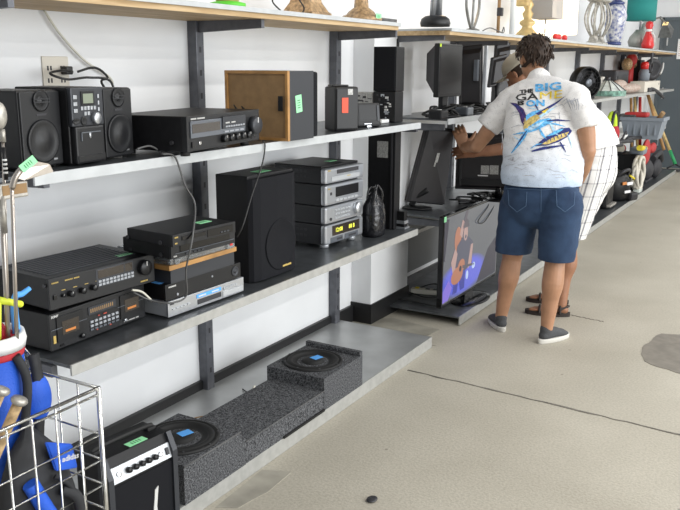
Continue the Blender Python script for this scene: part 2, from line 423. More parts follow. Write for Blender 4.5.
# section two and onwards
shelf(4.58, 13.3, .062, -1.80, 'dark steel base platform under the lit television, running to the door', 'shelf_steel', 'edge_alu', .055, name='base_platform')
shelf(4.58, 7.6, .684, -1.925, 'dark steel middle shelf above the lit television', 'shelf_steel', 'edge_alu', .03)
shelf(4.58, 7.6, 1.287, -1.925, 'steel upper shelf with the tangled cables and monitors', 'shelf_steel', 'edge_white', .034)
shelf(7.62, 12.95, 1.287, -1.89, 'long grey shelf carrying the fan and stained glass lampshade', 'edge_alu', 'edge_alu', .03)
shelf(7.9, 12.6, .76, -1.90, 'grey lower shelf under the grey plastic tub', 'edge_alu', 'edge_alu', .03)
shelf(4.58, 13.1, 1.815, -1.925, 'long white-edged top shelf displaying the table lamps', 'edge_white', 'edge_white', .018, under='plywood')
for (x, y, z, l) in ((-2.02, 1.60, 1.79, 'dark bracket under the top shelf at upper left corner'), (-2.05, 2.865, 1.785, 'grey bracket under the top shelf above the wooden-backed speaker'),
                     (-2.03, 4.075, 1.785, 'grey bracket at the right end of the left top shelf'), (-1.99, 4.64, 1.785, 'grey bracket at the left end of the lamp shelf'),
                     (-2.0, 5.82, 1.785, 'dark bracket under the lamp shelf above the monitors'), (-2.0, 7.0, 1.785, 'dark bracket under the lamp shelf behind the man’s head'),
                     (-2.0, 8.2, 1.785, 'dark bracket under lamp shelf right of the man’s head'), (-2.0, 9.42, 1.785, 'dark bracket under lamp shelf below the silver cage lamp'),
                     (-2.0, 10.62, 1.785, 'dark bracket under lamp shelf below the flowered vase lamp'), (-2.0, 11.8, 1.785, 'dark bracket under lamp shelf below the teal lampshade'), (-1.95, 12.98, 1.785, 'last dark bracket under the lamp shelf beside the door'),
                     (-1.96, 1.60, .684, 'dark bracket under the left end of the middle shelf'), (-1.93, 1.60, 1.28, 'dark bracket under upper shelf beside the golf iron'),
                     (-2.05, 2.80, 1.28, 'dark bracket under upper shelf below the wooden-backed speaker'), (-1.90, 4.09, 1.28, 'light grey bracket at the right end of the left upper shelf'),
                     (-1.97, 4.64, 1.25, 'grey bracket at the left end of the cable shelf'), (-1.97, 4.64, .65, 'grey bracket below the left end of the television shelf')):
    bracket(x, y, z, l)
b = MB()
b.box(XW + .066, 4.66, .18, XW + .075, 7.5, .64); b.box(XW + .075, 4.68, .44, XW + .085, 7.5, .465, mi=1)
tag(b.build('steel_back_panel', ['back_panel_grey', 'edge_alu']), 'grey steel panel behind the lit television', 'panel')
# ------------------------------------------------------------ hi-fi gear (local frame: front face at x=0 looking +X, y along the width, z up)
def gear(name, lab, cat, loc, rz, w, d, h, body='vinyl_black', front='front_black', bev=.004, feet=.012, group=None, fw=.01):
    t = thing(name, lab, cat, loc, rz, group)
    b = MB(); b.box(-d, .002, feet, -fw, w - .002, h, bev); b.build('housing', body, t)
    b = MB(); b.box(-fw, 0, feet, 0, w, h, .002); b.build('front_panel', front, t)
    if feet:
        for (x, y) in ((-.04, .04), (-.04, w - .04), (-d + .04, .04), (-d + .04, w - .04)):
            b = MB(); b.cyl((x, y, 0), (x, y, feet), .016, seg=14); b.build('foot', 'rubber', t)
    return t
def knob(t, y, z, r, m='black_satin', d=.018, x=0, name='knob'):
    b = MB(); b.lathe([(r, 0), (r, d * .85), (r * .92, d), (0, d)], (x, y, z), (1, 0, 0), 20)
    b.box(x + d, y - r * .07, z + r * .3, x + d + .0008, y + r * .07, z + r * .9, mi=1)
    return b.build(name, [m, 'print_white'], t)
def fbox(t, name, m, y0, z0, y1, z1, x0=0, x1=.003, bev=.0008):
    b = MB(); b.box(x0, y0, z0, x1, y1, z1, bev); return b.build(name, m, t)
def frow(t, name, m, y0, y1, z0, z1, n, gap=.3, x1=.004):
    st = (y1 - y0) / n
    for k in range(n):
        b = MB(); b.box(0, y0 + k * st, z0, x1, y0 + (k + 1 - gap) * st, z1, .0008); b.build(name, m, t)
def screws(t, w, d, h, xs=(-.06, -.24)):
    b = MB()
    for x in xs: b.cyl((x, .002, h * .35), (x, -.004, h * .35), .007, seg=10)
    return b.build('side_screws', 'metal_dark', t)

def bars(st, size, mx, m, parent, bold=0):
    # lettering too small to read in the photo: a row of small strokes
    b = MB(); x = 0
    for ch in st:
        if ch != ' ': b.box(x, 0, 0, x + size * .42, size * .62, .0006, mx=mx)
        x += size * .62
    return b.build('lettering', m, parent)
# --- mini stereo on the upper shelf
U = 1.2965
def mini_speaker(loc, rz, lab, w=.155):
    t = thing('bookshelf_speaker', lab, 'speaker', loc, rz, 'mini stereo speakers'); d = .20; h = .228
    b = MB(); b.box(-d, 0, .006, 0, w, h, .006); b.build('cabinet', 'black_plastic', t)
    b = MB(); b.box(0, .004, .010, .006, w - .004, h - .004, .004); b.build('baffle', 'front_black', t)
    c = w / 2
    b = MB(); b.lathe([(.061, 0), (.063, .004), (.058, .006), (.050, .002), (.03, .003), (.018, .008), (.0, .010)], (.006, c, .082), (1, 0, 0), 32); b.build('woofer', 'front_black', t)
    b = MB(); b.lathe([(.030, 0), (.031, .004), (.026, .005), (.014, -.002), (.008, .004), (0, .006)], (.006, c, .198), (1, 0, 0), 28); b.build('tweeter', 'black_satin', t)
    b = MB(); b.box(.011, c - .032, .201, .014, c + .032, .205, .001); b.box(.011, c - .032, .192, .014, c + .032, .196, .001); b.build('tweeter_bars', 'cone_grey', t)
    b = MB(); b.box(.006, c - .02, .155, .0075, c + .02, .162, .0025); b.build('port', 'ink', t)
    b = MB(); b.box(.006, w - .045, .024, .008, w - .03, .029); b.build('badge', 'silver', t)
    for (x, y) in ((-.02, .02), (-.02, w - .02), (-d + .02, .02), (-d + .02, w - .02)):
        b = MB(); b.cyl((x, y, 0), (x, y, .008), .008, seg=10); b.build('foot', 'rubber', t)
    return t
R1 = math.radians(7)
mini_speaker((-1.945, 1.533, U - .0), math.radians(7), 'left black mini stereo speaker, partly behind the golf iron', .165)
mini_speaker((-1.960, 1.860, U), math.radians(8), 'right black mini stereo speaker, next to the long receiver', .15)
t = thing('mini_stereo', 'black mini stereo centre unit with silver buttons between two speakers', 'stereo', (-1.925, 1.702, U), R1); t.scale = (1, .93, 1)
w = .155
b = MB(); b.box(-.21, 0, .006, -.01, w, .234, .004); b.build('housing', 'black_plastic', t)
b = MB(); b.box(-.01, 0, .118, .006, w, .234, .005); b.build('upper_panel', 'dark_panel', t)
b = MB(); b.box(-.01, .008, .006, .010, w - .008, .118, .006); b.build('lower_panel', 'front_black', t)
fbox(t, 'display_frame', 'black_satin', .045, .180, .108, .222, .006, .009)
fbox(t, 'lcd_display', 'display_green', .052, .186, .100, .215, .009, .0105)
for k in range(3): fbox(t, 'button', 'silver', .008, .200 - k * .020, .024, .211 - k * .020, .006, .0095)
for k in range(5): fbox(t, 'button', 'silver', .042 + k * .0155, .166, .052 + k * .0155, .177, .006, .009)
for k in range(2): fbox(t, 'button', 'silver', .057 + k * .0155, .150, .067 + k * .0155, .161, .006, .009)
for k in range(3): fbox(t, 'button', 'silver', .125, .200 - k * .020, .132, .212 - k * .020, .006, .009)
knob(t, .108, .140, .018, 'silver', .014, .006)
b = MB(); b.lathe([(.013, 0), (.013, .004), (.010, .003), (0, .003)], (.006, .052, .134), (1, 0, 0)); b.build('dial', 'black_satin', t)
b = MB(); b.lathe([(.014, 0), (.014, .003), (.010, .001), (0, .001)], (.006, .018, .134), (1, 0, 0), sx=1.3, sy=.6); b.build('handgrip', 'black_satin', t)
b = MB(); b.box(.010, .030, .098, .013, .125, .101); b.box(.010, .030, .075, .013, .034, .101); b.build('tape_door_trim', 'grey_panel', t)
b = MB(); b.lathe([(.010, 0), (.010, .002), (0, .002)], (.010, .075, .090), (1, 0, 0), sx=.55); b.build('badge', 'silver', t)
fbox(t, 'drawer', 'black_satin', .012, .012, w - .012, .030, .010, .013)
# --- long receiver on upper shelf
t = gear('stereo_receiver', 'black stereo receiver with six knobs on the upper shelf', 'receiver', (-1.795, 2.07, U), math.radians(9), .43, .30, .135, 'black_plastic', 'front_black', feet=.018, fw=.02)
w = .43; h = .135; t.scale = (1, 1.22, 1)
screws(t, w, .3, h)
fbox(t, 'upper_fascia', 'grey_panel', .015, .062, .330, .118, 0, .004)
fbox(t, 'display', 'display_dark', .022, .078, .175, .108, .004, .005)
fbox(t, 'tuning_panel', 'dark_panel', .185, .080, .325, .122, .004, .009)
frow(t, 'button', 'button_grey', .20, .32, .084, .090, 8, .3, .011)
frow(t, 'button', 'button_grey', .20, .325, .066, .072, 4, .25, .006)
fbox(t, 'fascia_rib', 'grey_panel', .02, .112, .18, .116, .004, .006)
for k in range(5): knob(t, .195 + k * .037, .045, .0135)
knob(t, .385, .078, .033, 'dark_panel', .024)
fbox(t, 'power_button', 'black_gloss', .02, .03, .032, .05, 0, .004)
b = MB(); b.lathe([(.006, 0), (.006, .003), (.003, .001), (0, .001)], (0, .065, .042), (1, 0, 0), 14); b.build('headphone_jack', 'chrome', t)
fbox(t, 'button', 'black_gloss', .37, .028, .395, .036, 0, .003)
bars('STEREO RECEIVER', .008, fx(.001, .02, .123), 'print_white', t)
bars('AM/FM  TUNER', .008, fx(.0095, .2, .098), 'print_white', t)
# --- wooden-backed speaker lying with its back to the camera
a = at(288, 141.5, z=U); c = at(322.6, 138, z=U); l = at(224, 74, y=a.y); hh = 1.576 - U
t = thing('bookshelf_speaker', 'large speaker with bare brown back panel and green tag, upper shelf', 'speaker', (a.x, a.y, U))
wx = -2.165 - a.x; wy = c.y - a.y
b = MB(); b.box(wx, 0, 0, 0, .016, .012, 0); b.box(wx, 0, hh - .012, 0, .016, hh, 0); b.box(wx, 0, .012, wx + .012, .016, hh - .012, 0); b.box(-.012, 0, .012, 0, .016, hh - .012, 0); b.build('rim', 'wood_gold', t)
b = MB(); b.box(wx + .012, .008, .012, -.012, .016, hh - .012, .0); b.build('back_panel', 'kraft', t)
b = MB(); b.box(wx, .016, 0, 0, wy - .02, hh, .002); b.build('cabinet', 'dark_panel', t)
b = MB(); b.box(wx + .006, wy - .02, .004, -.004, wy + .022, hh - .004, .010); b.build('grille', 'cloth_black', t)
b = MB(); b.box(-.045, -.004, .12, -.022, -.001, .18, .002); b.build('terminal_cup', 'black_satin', t)
b = MB(); b.tube([(wx + .06, -.004, .12), (wx + .06, -.02, .14), (wx + .075, -.025, .13), (wx + .08, -.01, .115)], .002, sm=4); b.tube([(wx + .1, -.004, .12), (wx + .1, -.02, .135), (wx + .115, -.02, .125)], .002, sm=4); b.build('terminal_wires', 'cord_black', t)
price_tag(t, fx(.0, .058, .11) @ Matrix.Rotation(.12, 4, 'Z') @ Matrix.Rotation(PI / 2, 4, 'Z') @ Matrix.Translation((0, -.05, 0)), .07, .045)
# --- small black speaker with red tag
a = at(335.5, 131.5, z=U)
t = thing('small_speaker', 'small black speaker with red tag beside the wooden-backed one', 'speaker', (a.x, a.y, U), math.radians(-30)); t.scale = (1, .62, 1)
b = MB(); b.box(-.11, 0, 0, 0, .20, .205, .012); b.build('cabinet', 'black_plastic', t)
b = MB(); b.box(-.003, .008, .01, .004, .192, .196, .006); b.build('front_grille', 'front_black', t)
fbox(t, 'red_tag', 'tag_red', .050, .085, .105, .155, .004, .006)
fbox(t, 'white_sticker', 'label_silver', .10, .168, .145, .195, .004, .006)
b = MB(); b.box(-.10, .02, .205, -.05, .16, .213, .004); b.build('top_trim', 'black_satin', t)
# --- portable player in front of silver case
a = at(357.5, 127.5, z=U)
t = thing('portable_tv', 'small black portable screen leaning on the upper shelf', 'screen', (a.x, a.y, U), math.radians(-32)); t.scale = (.8, .68, .98)
b = MB(); b.M = Matrix.Rotation(math.radians(-10), 4, 'Y'); b.box(-.05, 0, .004, 0, .20, .125, .010); b.build('casing', 'black_plastic', t)
b = MB(); b.M = Matrix.Rotation(math.radians(-10), 4, 'Y'); b.box(0, .018, .035, .002, .16, .112, .0); b.build('screen', 'screen_black', t)
b = MB(); b.M = Matrix.Rotation(math.radians(-10), 4, 'Y'); b.box(0, .17, .03, .004, .19, .11, .002); b.build('side_controls', 'dark_panel', t)
b = MB(); b.M = Matrix.Rotation(math.radians(-10), 4, 'Y'); b.box(.0, .06, .014, .003, .12, .020, .001); b.box(0, .08, .0, .004, .115, .008, mi=0); b.build('badge', 'silver', t)
t = thing('silver_case', 'grey metal case with dark markings behind the portable screen', 'case', (-2.26, 3.99, U), math.radians(-90))
b = MB(); b.box(-.10, 0, 0, 0, .135, .158, .004); b.build('shell', 'label_silver', t)
b = MB(); random.seed(5)
for k in range(9): y = .01 + .10 * random.random(); z = .1 + .035 * random.random(); b.box(0, y, z, .001, y + random.uniform(.006, .025), z + random.uniform(.003, .012))
b.build('markings', 'ink', t)
t = thing('amplifier_board', 'dark open electronics unit left of the thin shelf upright', 'electronics', (-2.12, 3.985, U), math.radians(-90))
b = MB(); b.box(-.10, 0, 0, 0, .135, .165, .003); b.build('housing', 'black_plastic', t)
b = MB(); random.seed(6)
for k in range(22): y = .01 + .10 * random.random(); z = .02 + .12 * random.random(); b.box(0, y, z, random.uniform(.003, .012), y + random.uniform(.004, .02), z + random.uniform(.004, .014), mi=k % 3)
b.build('terminals', ['silver', 'print_white', 'metal_dark'], t)
t = thing('wall_speaker', 'plain black speaker standing high between the two shelf sections', 'speaker', (-2.118, 3.98, U + .166), math.radians(-90))
b = MB(); b.box(-.10, 0, 0, 0, .138, .235, .004); b.build('cabinet', 'black_plastic', t)
b = MB(); b.box(0, .006, .006, .006, .132, .229, .003); b.build('grille', 'cloth_black', t)
for (px, py, X, lab, L_) in ((363, 120, -2.0, 'short white adapter lying on upper shelf end', .05), (384, 119, -2.02, 'white plug block at the end of the upper shelf', .09)):
    a = at(px, py, x=X); b = MB(); b.box(X - .03, a.y - L_ / 2, U, X + .01, a.y + L_ / 2, U + .02, .006); b.box(X - .02, a.y - L_ / 2 - .03, U + .005, X - .01, a.y - L_ / 2, U + .015, mi=1)
    tag(b.build('power_adapter', ['white_plastic', 'kraft']), lab, 'adapter')
# --- middle shelf ------------------------------------------------------
M = .7015
t = gear('cassette_deck', 'black double cassette deck under the silver-knobbed receiver, middle shelf', 'cassette deck', (-2.0, 1.628, M), math.radians(1.5), .43, .27, .132, 'black_plastic', 'front_black')
w = .43
b = MB(); b.cyl((-.16, .002, .05), (-.16, -.004, .05), .007, seg=10); b.build('side_screws', 'metal_dark', t)
for (y0, nm) in ((.045, 0), (.325, 1)):
    fbox(t, 'tape_door', 'black_satin', y0 - .02, .035, y0 + .09, .118, 0, .004)
    fbox(t, 'tape_window', 'display_dark', y0, .055, y0 + .07, .10, .004, .005)
    fbox(t, 'cassette_label', 'amber', y0 + .012, .062, y0 + .055, .070, .005, .0056)
fbox(t, 'meter_display', 'dark_panel', .16, .088, .285, .115, 0, .003)
b = MB()
for k in range(12): b.box(.003, .168 + k * .009, .095, .0036, .172 + k * .009, .108)
b.build('meter_scale', 'kraft', t)
for r in range(2): frow(t, 'button', 'button_grey', .165, .30, .060 - r * .014, .068 - r * .014, 7, .35, .005)
frow(t, 'button', 'grey_panel', .165, .30, .034, .040, 7, .3, .004)
b = MB(); b.box(.003, .20, .076, .004, .208, .080); b.box(.003, .225, .076, .004, .24, .080); b.box(.003, .19, .030, .004, .196, .034); b.box(.003, .25, .030, .004, .258, .034); b.build('indicator_marks', 'red_print', t)
fbox(t, 'trim_line', 'grey_panel', .0, .080, .15, .082, .004, .005); fbox(t, 'trim_line', 'grey_panel', .29, .080, .42, .082, .004, .005)
fbox(t, 'button', 'black_gloss', .035, .018, .05, .026); knob(t, .325, .028, .006, 'silver', .008); knob(t, .125, .03, .008, 'black_satin', .012)
text('SONY', .011, fx(.001, .006, .119), 'print_white', t, bold=.0003)
bars('STEREO CASSETTE DECK', .006, fx(.001, .32, .020), 'print_white', t)
b = MB(); b.box(.0, .01, .035, .0015, .02, .06); b.build('gold_sticker', 'print_gold', t)
t = gear('stereo_receiver', 'black receiver with green tag', 'receiver', (-2.0, 1.636, M + .1325), math.radians(-3.5), .44, .285, .112, 'black_plastic', 'front_black', feet=.012)
t['label'] = 'black vented-top receiver with green tag, stacked on the cassette deck'
b = MB()
for k in range(11): b.box(-.27 + k * .0215, .03, .112, -.262 + k * .0215, .40, .1145, .0008)
b.build('vent_ribs', 'dark_panel', t)
b = MB(); b.cyl((-.12, .002, .06), (-.12, -.004, .06), .007, seg=10); b.cyl((-.02, .002, .09), (-.02, -.004, .09), .007, seg=10); b.build('side_screws', 'metal_dark', t)
fbox(t, 'display', 'display_dark', .19, .075, .30, .103, 0, .002)
fbox(t, 'display_frame', 'dark_panel', .182, .046, .342, .108, 0, .0012)
fbox(t, 'display', 'display_dark', .305, .075, .338, .103, 0, .002)
for r in range(2): frow(t, 'button', 'button_grey', .19, .345, .050 + r * .011, .058 + r * .011, 10, .25, .004)
for k in range(3): knob(t, .075 + k * .045, .052, .010)
knob(t, .048, .052, .006, d=.010)
fbox(t, 'power_button', 'black_gloss', .012, .045, .024, .06, 0, .005)
knob(t, .388, .074, .027, 'black_satin', .02)
bars('YAMAHA', .009, fx(.001, .372, .022), 'print_gold', t, bold=.0003)
bars('NATURAL SOUND', .007, fx(.001, .06, .096), 'print_gold', t); bars('STEREO', .007, fx(.001, .01, .096), 'print_gold', t)
b = MB()
for k in range(4): b.box(.0, .045 + k * .045, .068, .0008, .06 + k * .045, .070)
b.build('knob_marks', 'print_gold', t)
price_tag(t, fz(-.05, .335, .113) , .06, .032)
# --- stack: silver recorder, black box, turntable, vcr, dvd
t = gear('dvd_recorder', 'silver disc recorder with blue stripe at the bottom of the stack', 'disc player', (-1.94, 2.10, M), math.radians(-2), .43, .26, .065, 'silver_plastic', 'silver', feet=.006)
fbox(t, 'blue_stripe', 'tape_blue', .15, .042, .29, .056, 0, .002); fbox(t, 'display', 'ink', .155, .017, .29, .036, 0, .002)
frow(t, 'button', 'silver_plastic', .305, .39, .04, .05, 7); frow(t, 'button', 'silver_plastic', .02, .12, .03, .036, 5); fbox(t, 'flap', 'silver_plastic', .30, .012, .42, .034)
bars('SONY', .009, fx(.001, .01, .05), 'ink', t)
b = MB(); b.box(0.002, .16, .046, .0026, .2, .051); b.box(0.002, .235, .046, .0026, .275, .051); b.build('stripe_lettering', 'print_white', t)
t = gear('set_top_box', 'black receiver box with blue sticker above the silver recorder', 'receiver', (-1.935, 2.085, M + .0655), math.radians(-2), .42, .24, .066, 'black_plastic', 'black_satin', feet=.006)
b = MB(); b.lathe([(.020, 0), (.020, .003), (.015, .003), (.013, .001), (.006, .001), (.006, .004), (0, .004)], (0, .385, .036), (1, 0, 0), 24); b.build('control_ring', 'dark_panel', t)
b = MB(); b.cyl((0, .06, .02), (.002, .06, .02), .005, seg=12); b.cyl((0, .25, .045), (.002, .25, .045), .004, seg=12); b.build('jacks', 'button_grey', t)
bars('SAMSUNG', .009, fx(.001, .015, .052), 'print_white', t)
b = MB(); b.box(-.07, .0, .066, -.03, .055, .0668); b.build('blue_sticker', 'tape_blue', t)
t = thing('turntable', 'turntable with wooden trim and clear dust cover, middle of the stack', 'turntable', (-1.925, 2.105, M + .132))
t.rotation_euler[2] = math.radians(-1)
w = .36; d = .26
b = MB(); b.box(-d, 0, .0, 0, w, .052, .003); b.build('base', 'dark_panel', t)
b = MB(); b.box(-d - .004, -.012, .052, .006, w + .008, .070, .002); b.build('wooden_trim', 'wood_gold', t)
b = MB(); b.lathe([(.11, 0), (.115, .004), (.115, .010), (0, .011)], (-.13, .15, .070), (0, 0, 1), 36); b.build('platter', 'black_satin', t)
b = MB(); b.tube([(-.2, .30, .088), (-.12, .31, .09), (-.05, .26, .088)], .004, sm=4); b.cyl((-.2, .30, .07), (-.2, .30, .098), .014); b.box(-.06, .25, .08, -.04, .275, .092, .002); b.build('tonearm', 'silver', t)
b = MB(); b.box(-d, 0, .106, -.0, w, .109); b.box(-.003, 0, .071, 0, w, .107); b.box(-d, 0, .071, -.003, .003, .107); b.box(-d, w - .003, .071, -.003, w, .107); b.box(-d, .003, .071, -d + .003, w - .003, .107); b.build('dust_cover', 'acrylic', t)
b = MB(); b.box(.0, .02, .066, .006, .045, .088, .002); b.build('cover_hinge', 'acrylic', t); b = MB(); b.box(.0, w - .05, .07, .008, w - .005, .1, .003); b.build('cover_hinge', 'acrylic', t)
b = MB(); b.box(.0081, w - .035, .082, .0095, w - .02, .09); b.build('red_mark', 'red_gloss', t)
t = gear('video_recorder', 'black video recorder second from top of the stack', 'video recorder', (-1.85, 2.03, M + .2415), math.radians(-3), .40, .24, .058, 'black_plastic', 'front_black', feet=.006)
t.scale = (1, .83, 1); fbox(t, 'tape_flap', 'black_gloss', .05, .026, .36, .050); fbox(t, 'trim_line', 'grey_panel', .02, .022, .39, .024, 0, .004); frow(t, 'button', 'dark_panel', .08, .2, .012, .018, 5)
screws(t, .4, .24, .05, (-.05, -.2))
bars('SONY', .008, fx(.001, .012, .012), 'print_white', t)
t = gear('dvd_player', 'slim black disc player with green tag on top of the stack', 'disc player', (-1.80, 1.985, M + .2997), math.radians(-4), .38, .225, .046, 'black_plastic', 'black_satin', feet=.005)
t.scale = (1, .82, 1); fbox(t, 'disc_tray', 'black_gloss', .05, .022, .19, .036); fbox(t, 'display', 'black_gloss', .2, .012, .36, .038, 0, .002); frow(t, 'button', 'dark_panel', .28, .34, .016, .022, 3)
screws(t, .38, .26, .04, (-.06, -.22))
bars('SONY', .008, fx(.001, .01, .034), 'print_gold', t); bars('DVD', .008, fx(.001, .01, .014), 'print_gold', t)
price_tag(t, fz(-.065, .24, .0465), .075, .034)
# --- big black speaker
a = at(255, 284.6, z=M)
t = thing('floor_speaker', 'tall black cloth-fronted speaker with green tag, middle shelf', 'speaker', (a.x, a.y, M), math.radians(0))
w = .335; h = .452
b = MB(); b.box(-.195, .0, .0, -.03, w, h, .004); b.build('cabinet', 'vinyl_black', t)
b = MB()
P = [(-.03, 0), (-.012, .012), (0, .05), (.004, w * .5), (0, w - .05), (-.012, w - .012), (-.03, w)]
b.rings([[(x, y, z) for x, y in P] for z in (.006, h - .012)], cap=True, smooth=False); b.build('grille', 'cloth_black', t)
b = MB(); b.lathe([(.112, 0), (.114, .003), (.108, .0045), (.104, .002), (.03, .0035), (0, .003)], (.0015, w * .57, .14), (1, 0, 0), 40); b.build('woofer_outline', 'cloth_black', t)
b = MB(); b.box(.002, w * .60, .034, .006, w * .60 + .065, .043, .002); b.build('badge', 'print_gold', t)
price_tag(t, fz(-.06, .13, h + .0005), .085, .05)
# --- silver hi-fi tower
a = at(323.5, 250, z=M)
t = thing('hifi_tower', 'silver four-unit mini hi-fi tower beside the tall black speaker', 'stereo', (a.x, a.y, M), math.radians(-3))
w = .355; zs = [.02, .125, .218, .326, .408]
for k in range(4):
    z0 = zs[k]; z1 = zs[k + 1] - .004
    b = MB(); b.box(-.31, .008, z0, -.02, w - .008, z1, .003); b.build('housing', 'cone_grey', t)
    b = MB(); b.box(-.02, 0, z0 + .003, .012, w, z1 - .001, .012, seg=3); b.build('front_panel', 'silver', t)
b = MB(); b.box(-.31, .008, .404, -.02, w - .008, .414, .004); b.build('lid', 'black_plastic', t)
fbox(t, 'display', 'display_dark', .06, .062, .315, .113, .012, .014)
def glyph(t, y, z, s, st): return text(st, s, fx(.0145, y, z), 'lcd_yellow', t, 'display_digits', .0006)
glyph(t, .085, .078, .030, '12:08'); glyph(t, .21, .078, .030, '88 B')
fbox(t, 'cassette_door', 'grey_panel', .045, .028, .155, .055, .010, .014); fbox(t, 'cassette_door', 'grey_panel', .175, .028, .30, .055, .010, .014)
fbox(t, 'slot', 'ink', .10, .036, .15, .046, .014, .015); fbox(t, 'slot', 'ink', .21, .036, .28, .046, .014, .015)
for r in range(3): frow(t, 'button', 'silver_plastic', .085, .225, .146 + r * .020, .154 + r * .020, 6, .3, .016)
knob(t, .285, .176, .030, 'silver', .022, .010, 'volume_knob')
b = MB(); b.cyl((.01, .045, .15), (.016, .045, .15), .008); b.build('headphone_jack', 'ink', t)
fbox(t, 'disc_window', 'screen_black', .09, .257, .30, .306, .012, .015); frow(t, 'button', 'silver_plastic', .09, .30, .234, .244, 6, .2, .016)
fbox(t, 'button', 'ink', .04, .27, .055, .285, .012, .014)
fbox(t, 'disc_slot', 'ink', .10, .372, .30, .392, .012, .014); fbox(t, 'tray', 'silver_plastic', .05, .338, .31, .360, .012, .015); fbox(t, 'badge', 'print_gold', .19, .352, .22, .356, .015, .016)
for (x, y) in ((-.03, .05), (-.03, w - .06), (-.28, .05), (-.28, w - .05)):
    b = MB(); b.cyl((x, y, 0), (x, y, .022), .022, .026); b.build('foot', 'silver_plastic', t)
for z in (.06, .09, .36, .385):
    b = MB()
    for k in range(6): b.box(-.25 + k * .025, .0065, z - .006, -.233 + k * .025, .0085, z + .006, .001)
    b.build('side_vent', 'ink', t)
bars('AIWA', .010, fx(.0125, .02, .39), 'print_gold', t); bars('AIWA', .009, fx(.0125, .02, .30), 'print_gold', t)
price_tag(t, fz(-.10, .20, .4145), .07, .035)
# --- black bottle bag
a = at(375.5, 236, z=M)
t = thing('drawstring_bag', 'small glossy black bag with handle at the right end of the shelf', 'bag', (a.x - .02, a.y + .01, M))
b = MB(); rg = []
for (z, rx, ry) in ((0, .048, .062), (.02, .055, .068), (.10, .054, .066), (.16, .05, .062), (.175, .045, .058), (.20, .03, .05), (.225, .018, .035), (.24, .01, .02)):
    rg.append([((rx * (1 + .06 * math.sin(5 * k + z * 40))) * math.copysign(abs(math.cos(2 * PI * k / 28)) ** .6, math.cos(2 * PI * k / 28)), ry * math.copysign(abs(math.sin(2 * PI * k / 28)) ** .6, math.sin(2 * PI * k / 28)), z) for k in range(28)])
b.rings(rg); b.build('pouch', 'nylon_gloss', t)
b = MB(); b.tube([(.02, -.05, .17), (.03, -.04, .23), (.02, 0, .275), (.03, .04, .23), (.02, .05, .17)], .007, sm=6); b.tube([(-.02, -.04, .18), (-.02, -.02, .25), (0, 0.01, .262), (-.01, .04, .22)], .006, sm=6); b.build('handle', 'nylon_gloss', t)
# --- tower at the far end of the shelf
t = thing('tower_speaker', 'narrow black tower with silver label, rising behind the glossy bag', 'speaker', (-1.985, 4.0, M), math.radians(0))
b = MB(); b.box(-.17, 0, 0, 0, .07, .555, .003); b.build('cabinet', 'black_plastic', t)
b = MB(); b.box(-.112, -.0015, .40, -.045, 0, .49); b.build('silver_label', 'label_silver', t)
b = MB(); b.box(-.025, -.006, 0, -.015, 0, .54); b.build('edge_strip', 'metal_dark', t)
# stray silver plates behind the bag
b = MB(); b.box(-2.0, 4.03, M, -1.93, 4.09, M + .012, .002); b.box(-1.995, 4.035, M + .03, -1.935, 4.085, M + .048, .002); b.box(-1.99, 4.04, M + .01, -1.94, 4.08, M + .10, .002, mi=1)
tag(b.build('silver_hub', ['silver', 'black_plastic']), 'small silver and black box at the shelf corner behind the bag', 'electronics')

# ------------------------------------------------------------ subwoofer box
Pz = .0655
t = thing('subwoofer_box', 'long grey carpeted subwoofer box on the steel base platform', 'subwoofer box', (-1.785, 1.975, Pz))
b = MB(); D = .315
def blk(y0, y1, y1t, y0t, h, x0=-D, x1=0):
    b.hexa([(x0, y0, 0), (x1, y0, 0), (x1, y1, 0), (x0, y1, 0)], [(x0, y0t, h), (x1, y0t, h), (x1, y1t, h), (x0, y1t, h)])
blk(0, .36, .33, 0, .155); blk(.95, 1.31, 1.31, .95, .155); blk(.33, .96, .96, .33, .097, -D + .02, -.002)
b.box(-D, 1.285, .155, 0, 1.31, .178, .004); b.box(-.05, 0.34, .10, 0.0, .36, .112)
o = b.build('carpeted_cabinet', 'box_carpet', t)
b = MB(); b.tube([(.001, .0, .150), (.001, .33, .150)], .003, seg=5); b.tube([(.0, .36, .096), (.0, .95, .096)], .0022, seg=5); b.tube([(-.001, .365, .1), (-.06, .35, .152)], .002, seg=5)
b.build('carpet_seam', 'cord_grey', t)
def woofer(t, x, y, z, r, lab):
    b = MB(); b.lathe([(r, 0), (r, .010), (r * .93, .013), (r * .90, .006), (r * .86, .012), (r * .78, .016), (r * .70, .010), (r * .68, .004), (r * .38, -.0), (r * .36, .010), (r * .2, .016), (0, .018)], (x, y, z), (0, 0, 1), 44)
    o = b.build('woofer', 'rubber', t); o['label'] = lab
    b = MB()
    for k in range(8): a_ = 2 * PI * k / 8; b.cyl((x + r * .95 * math.cos(a_), y + r * .95 * math.sin(a_), z + .011), (x + r * .95 * math.cos(a_), y + r * .95 * math.sin(a_), z + .015), .004, seg=8)
    b.build('screws', 'metal_dark', o)
    b = MB(); b.box(-.026, -.02, 0, .026, .02, .0012, mx=Matrix.Translation((x + .01, y + .015, z + .018)) @ Matrix.Rotation(1.3, 4, 'Z')); b.build('blue_tape', 'tape_blue', o)
woofer(t, -.158, .165, .153, .148, 'round black woofer with blue tape'); woofer(t, -.163, 1.115, .153, .142, 'round black woofer with blue tape')
b = MB(); b.box(.0005, .12 + .5, .0, .006, .95, .012, .001); b.build('bottom_port_strip', 'black_plastic', t)
b = MB(); b.tube([(-2.03, 2.32, .20), (-2.13, 2.40, .08), (-2.13, 2.50, .075), (-2.16, 2.62, .075), (-2.10, 2.72, .09), (-2.08, 2.80, .17)], .0045, sm=8)
b.tube([(-2.16, 2.62, .078), (-2.22, 2.57, .072), (-2.24, 2.52, .072)], .003, sm=6, mi=1)
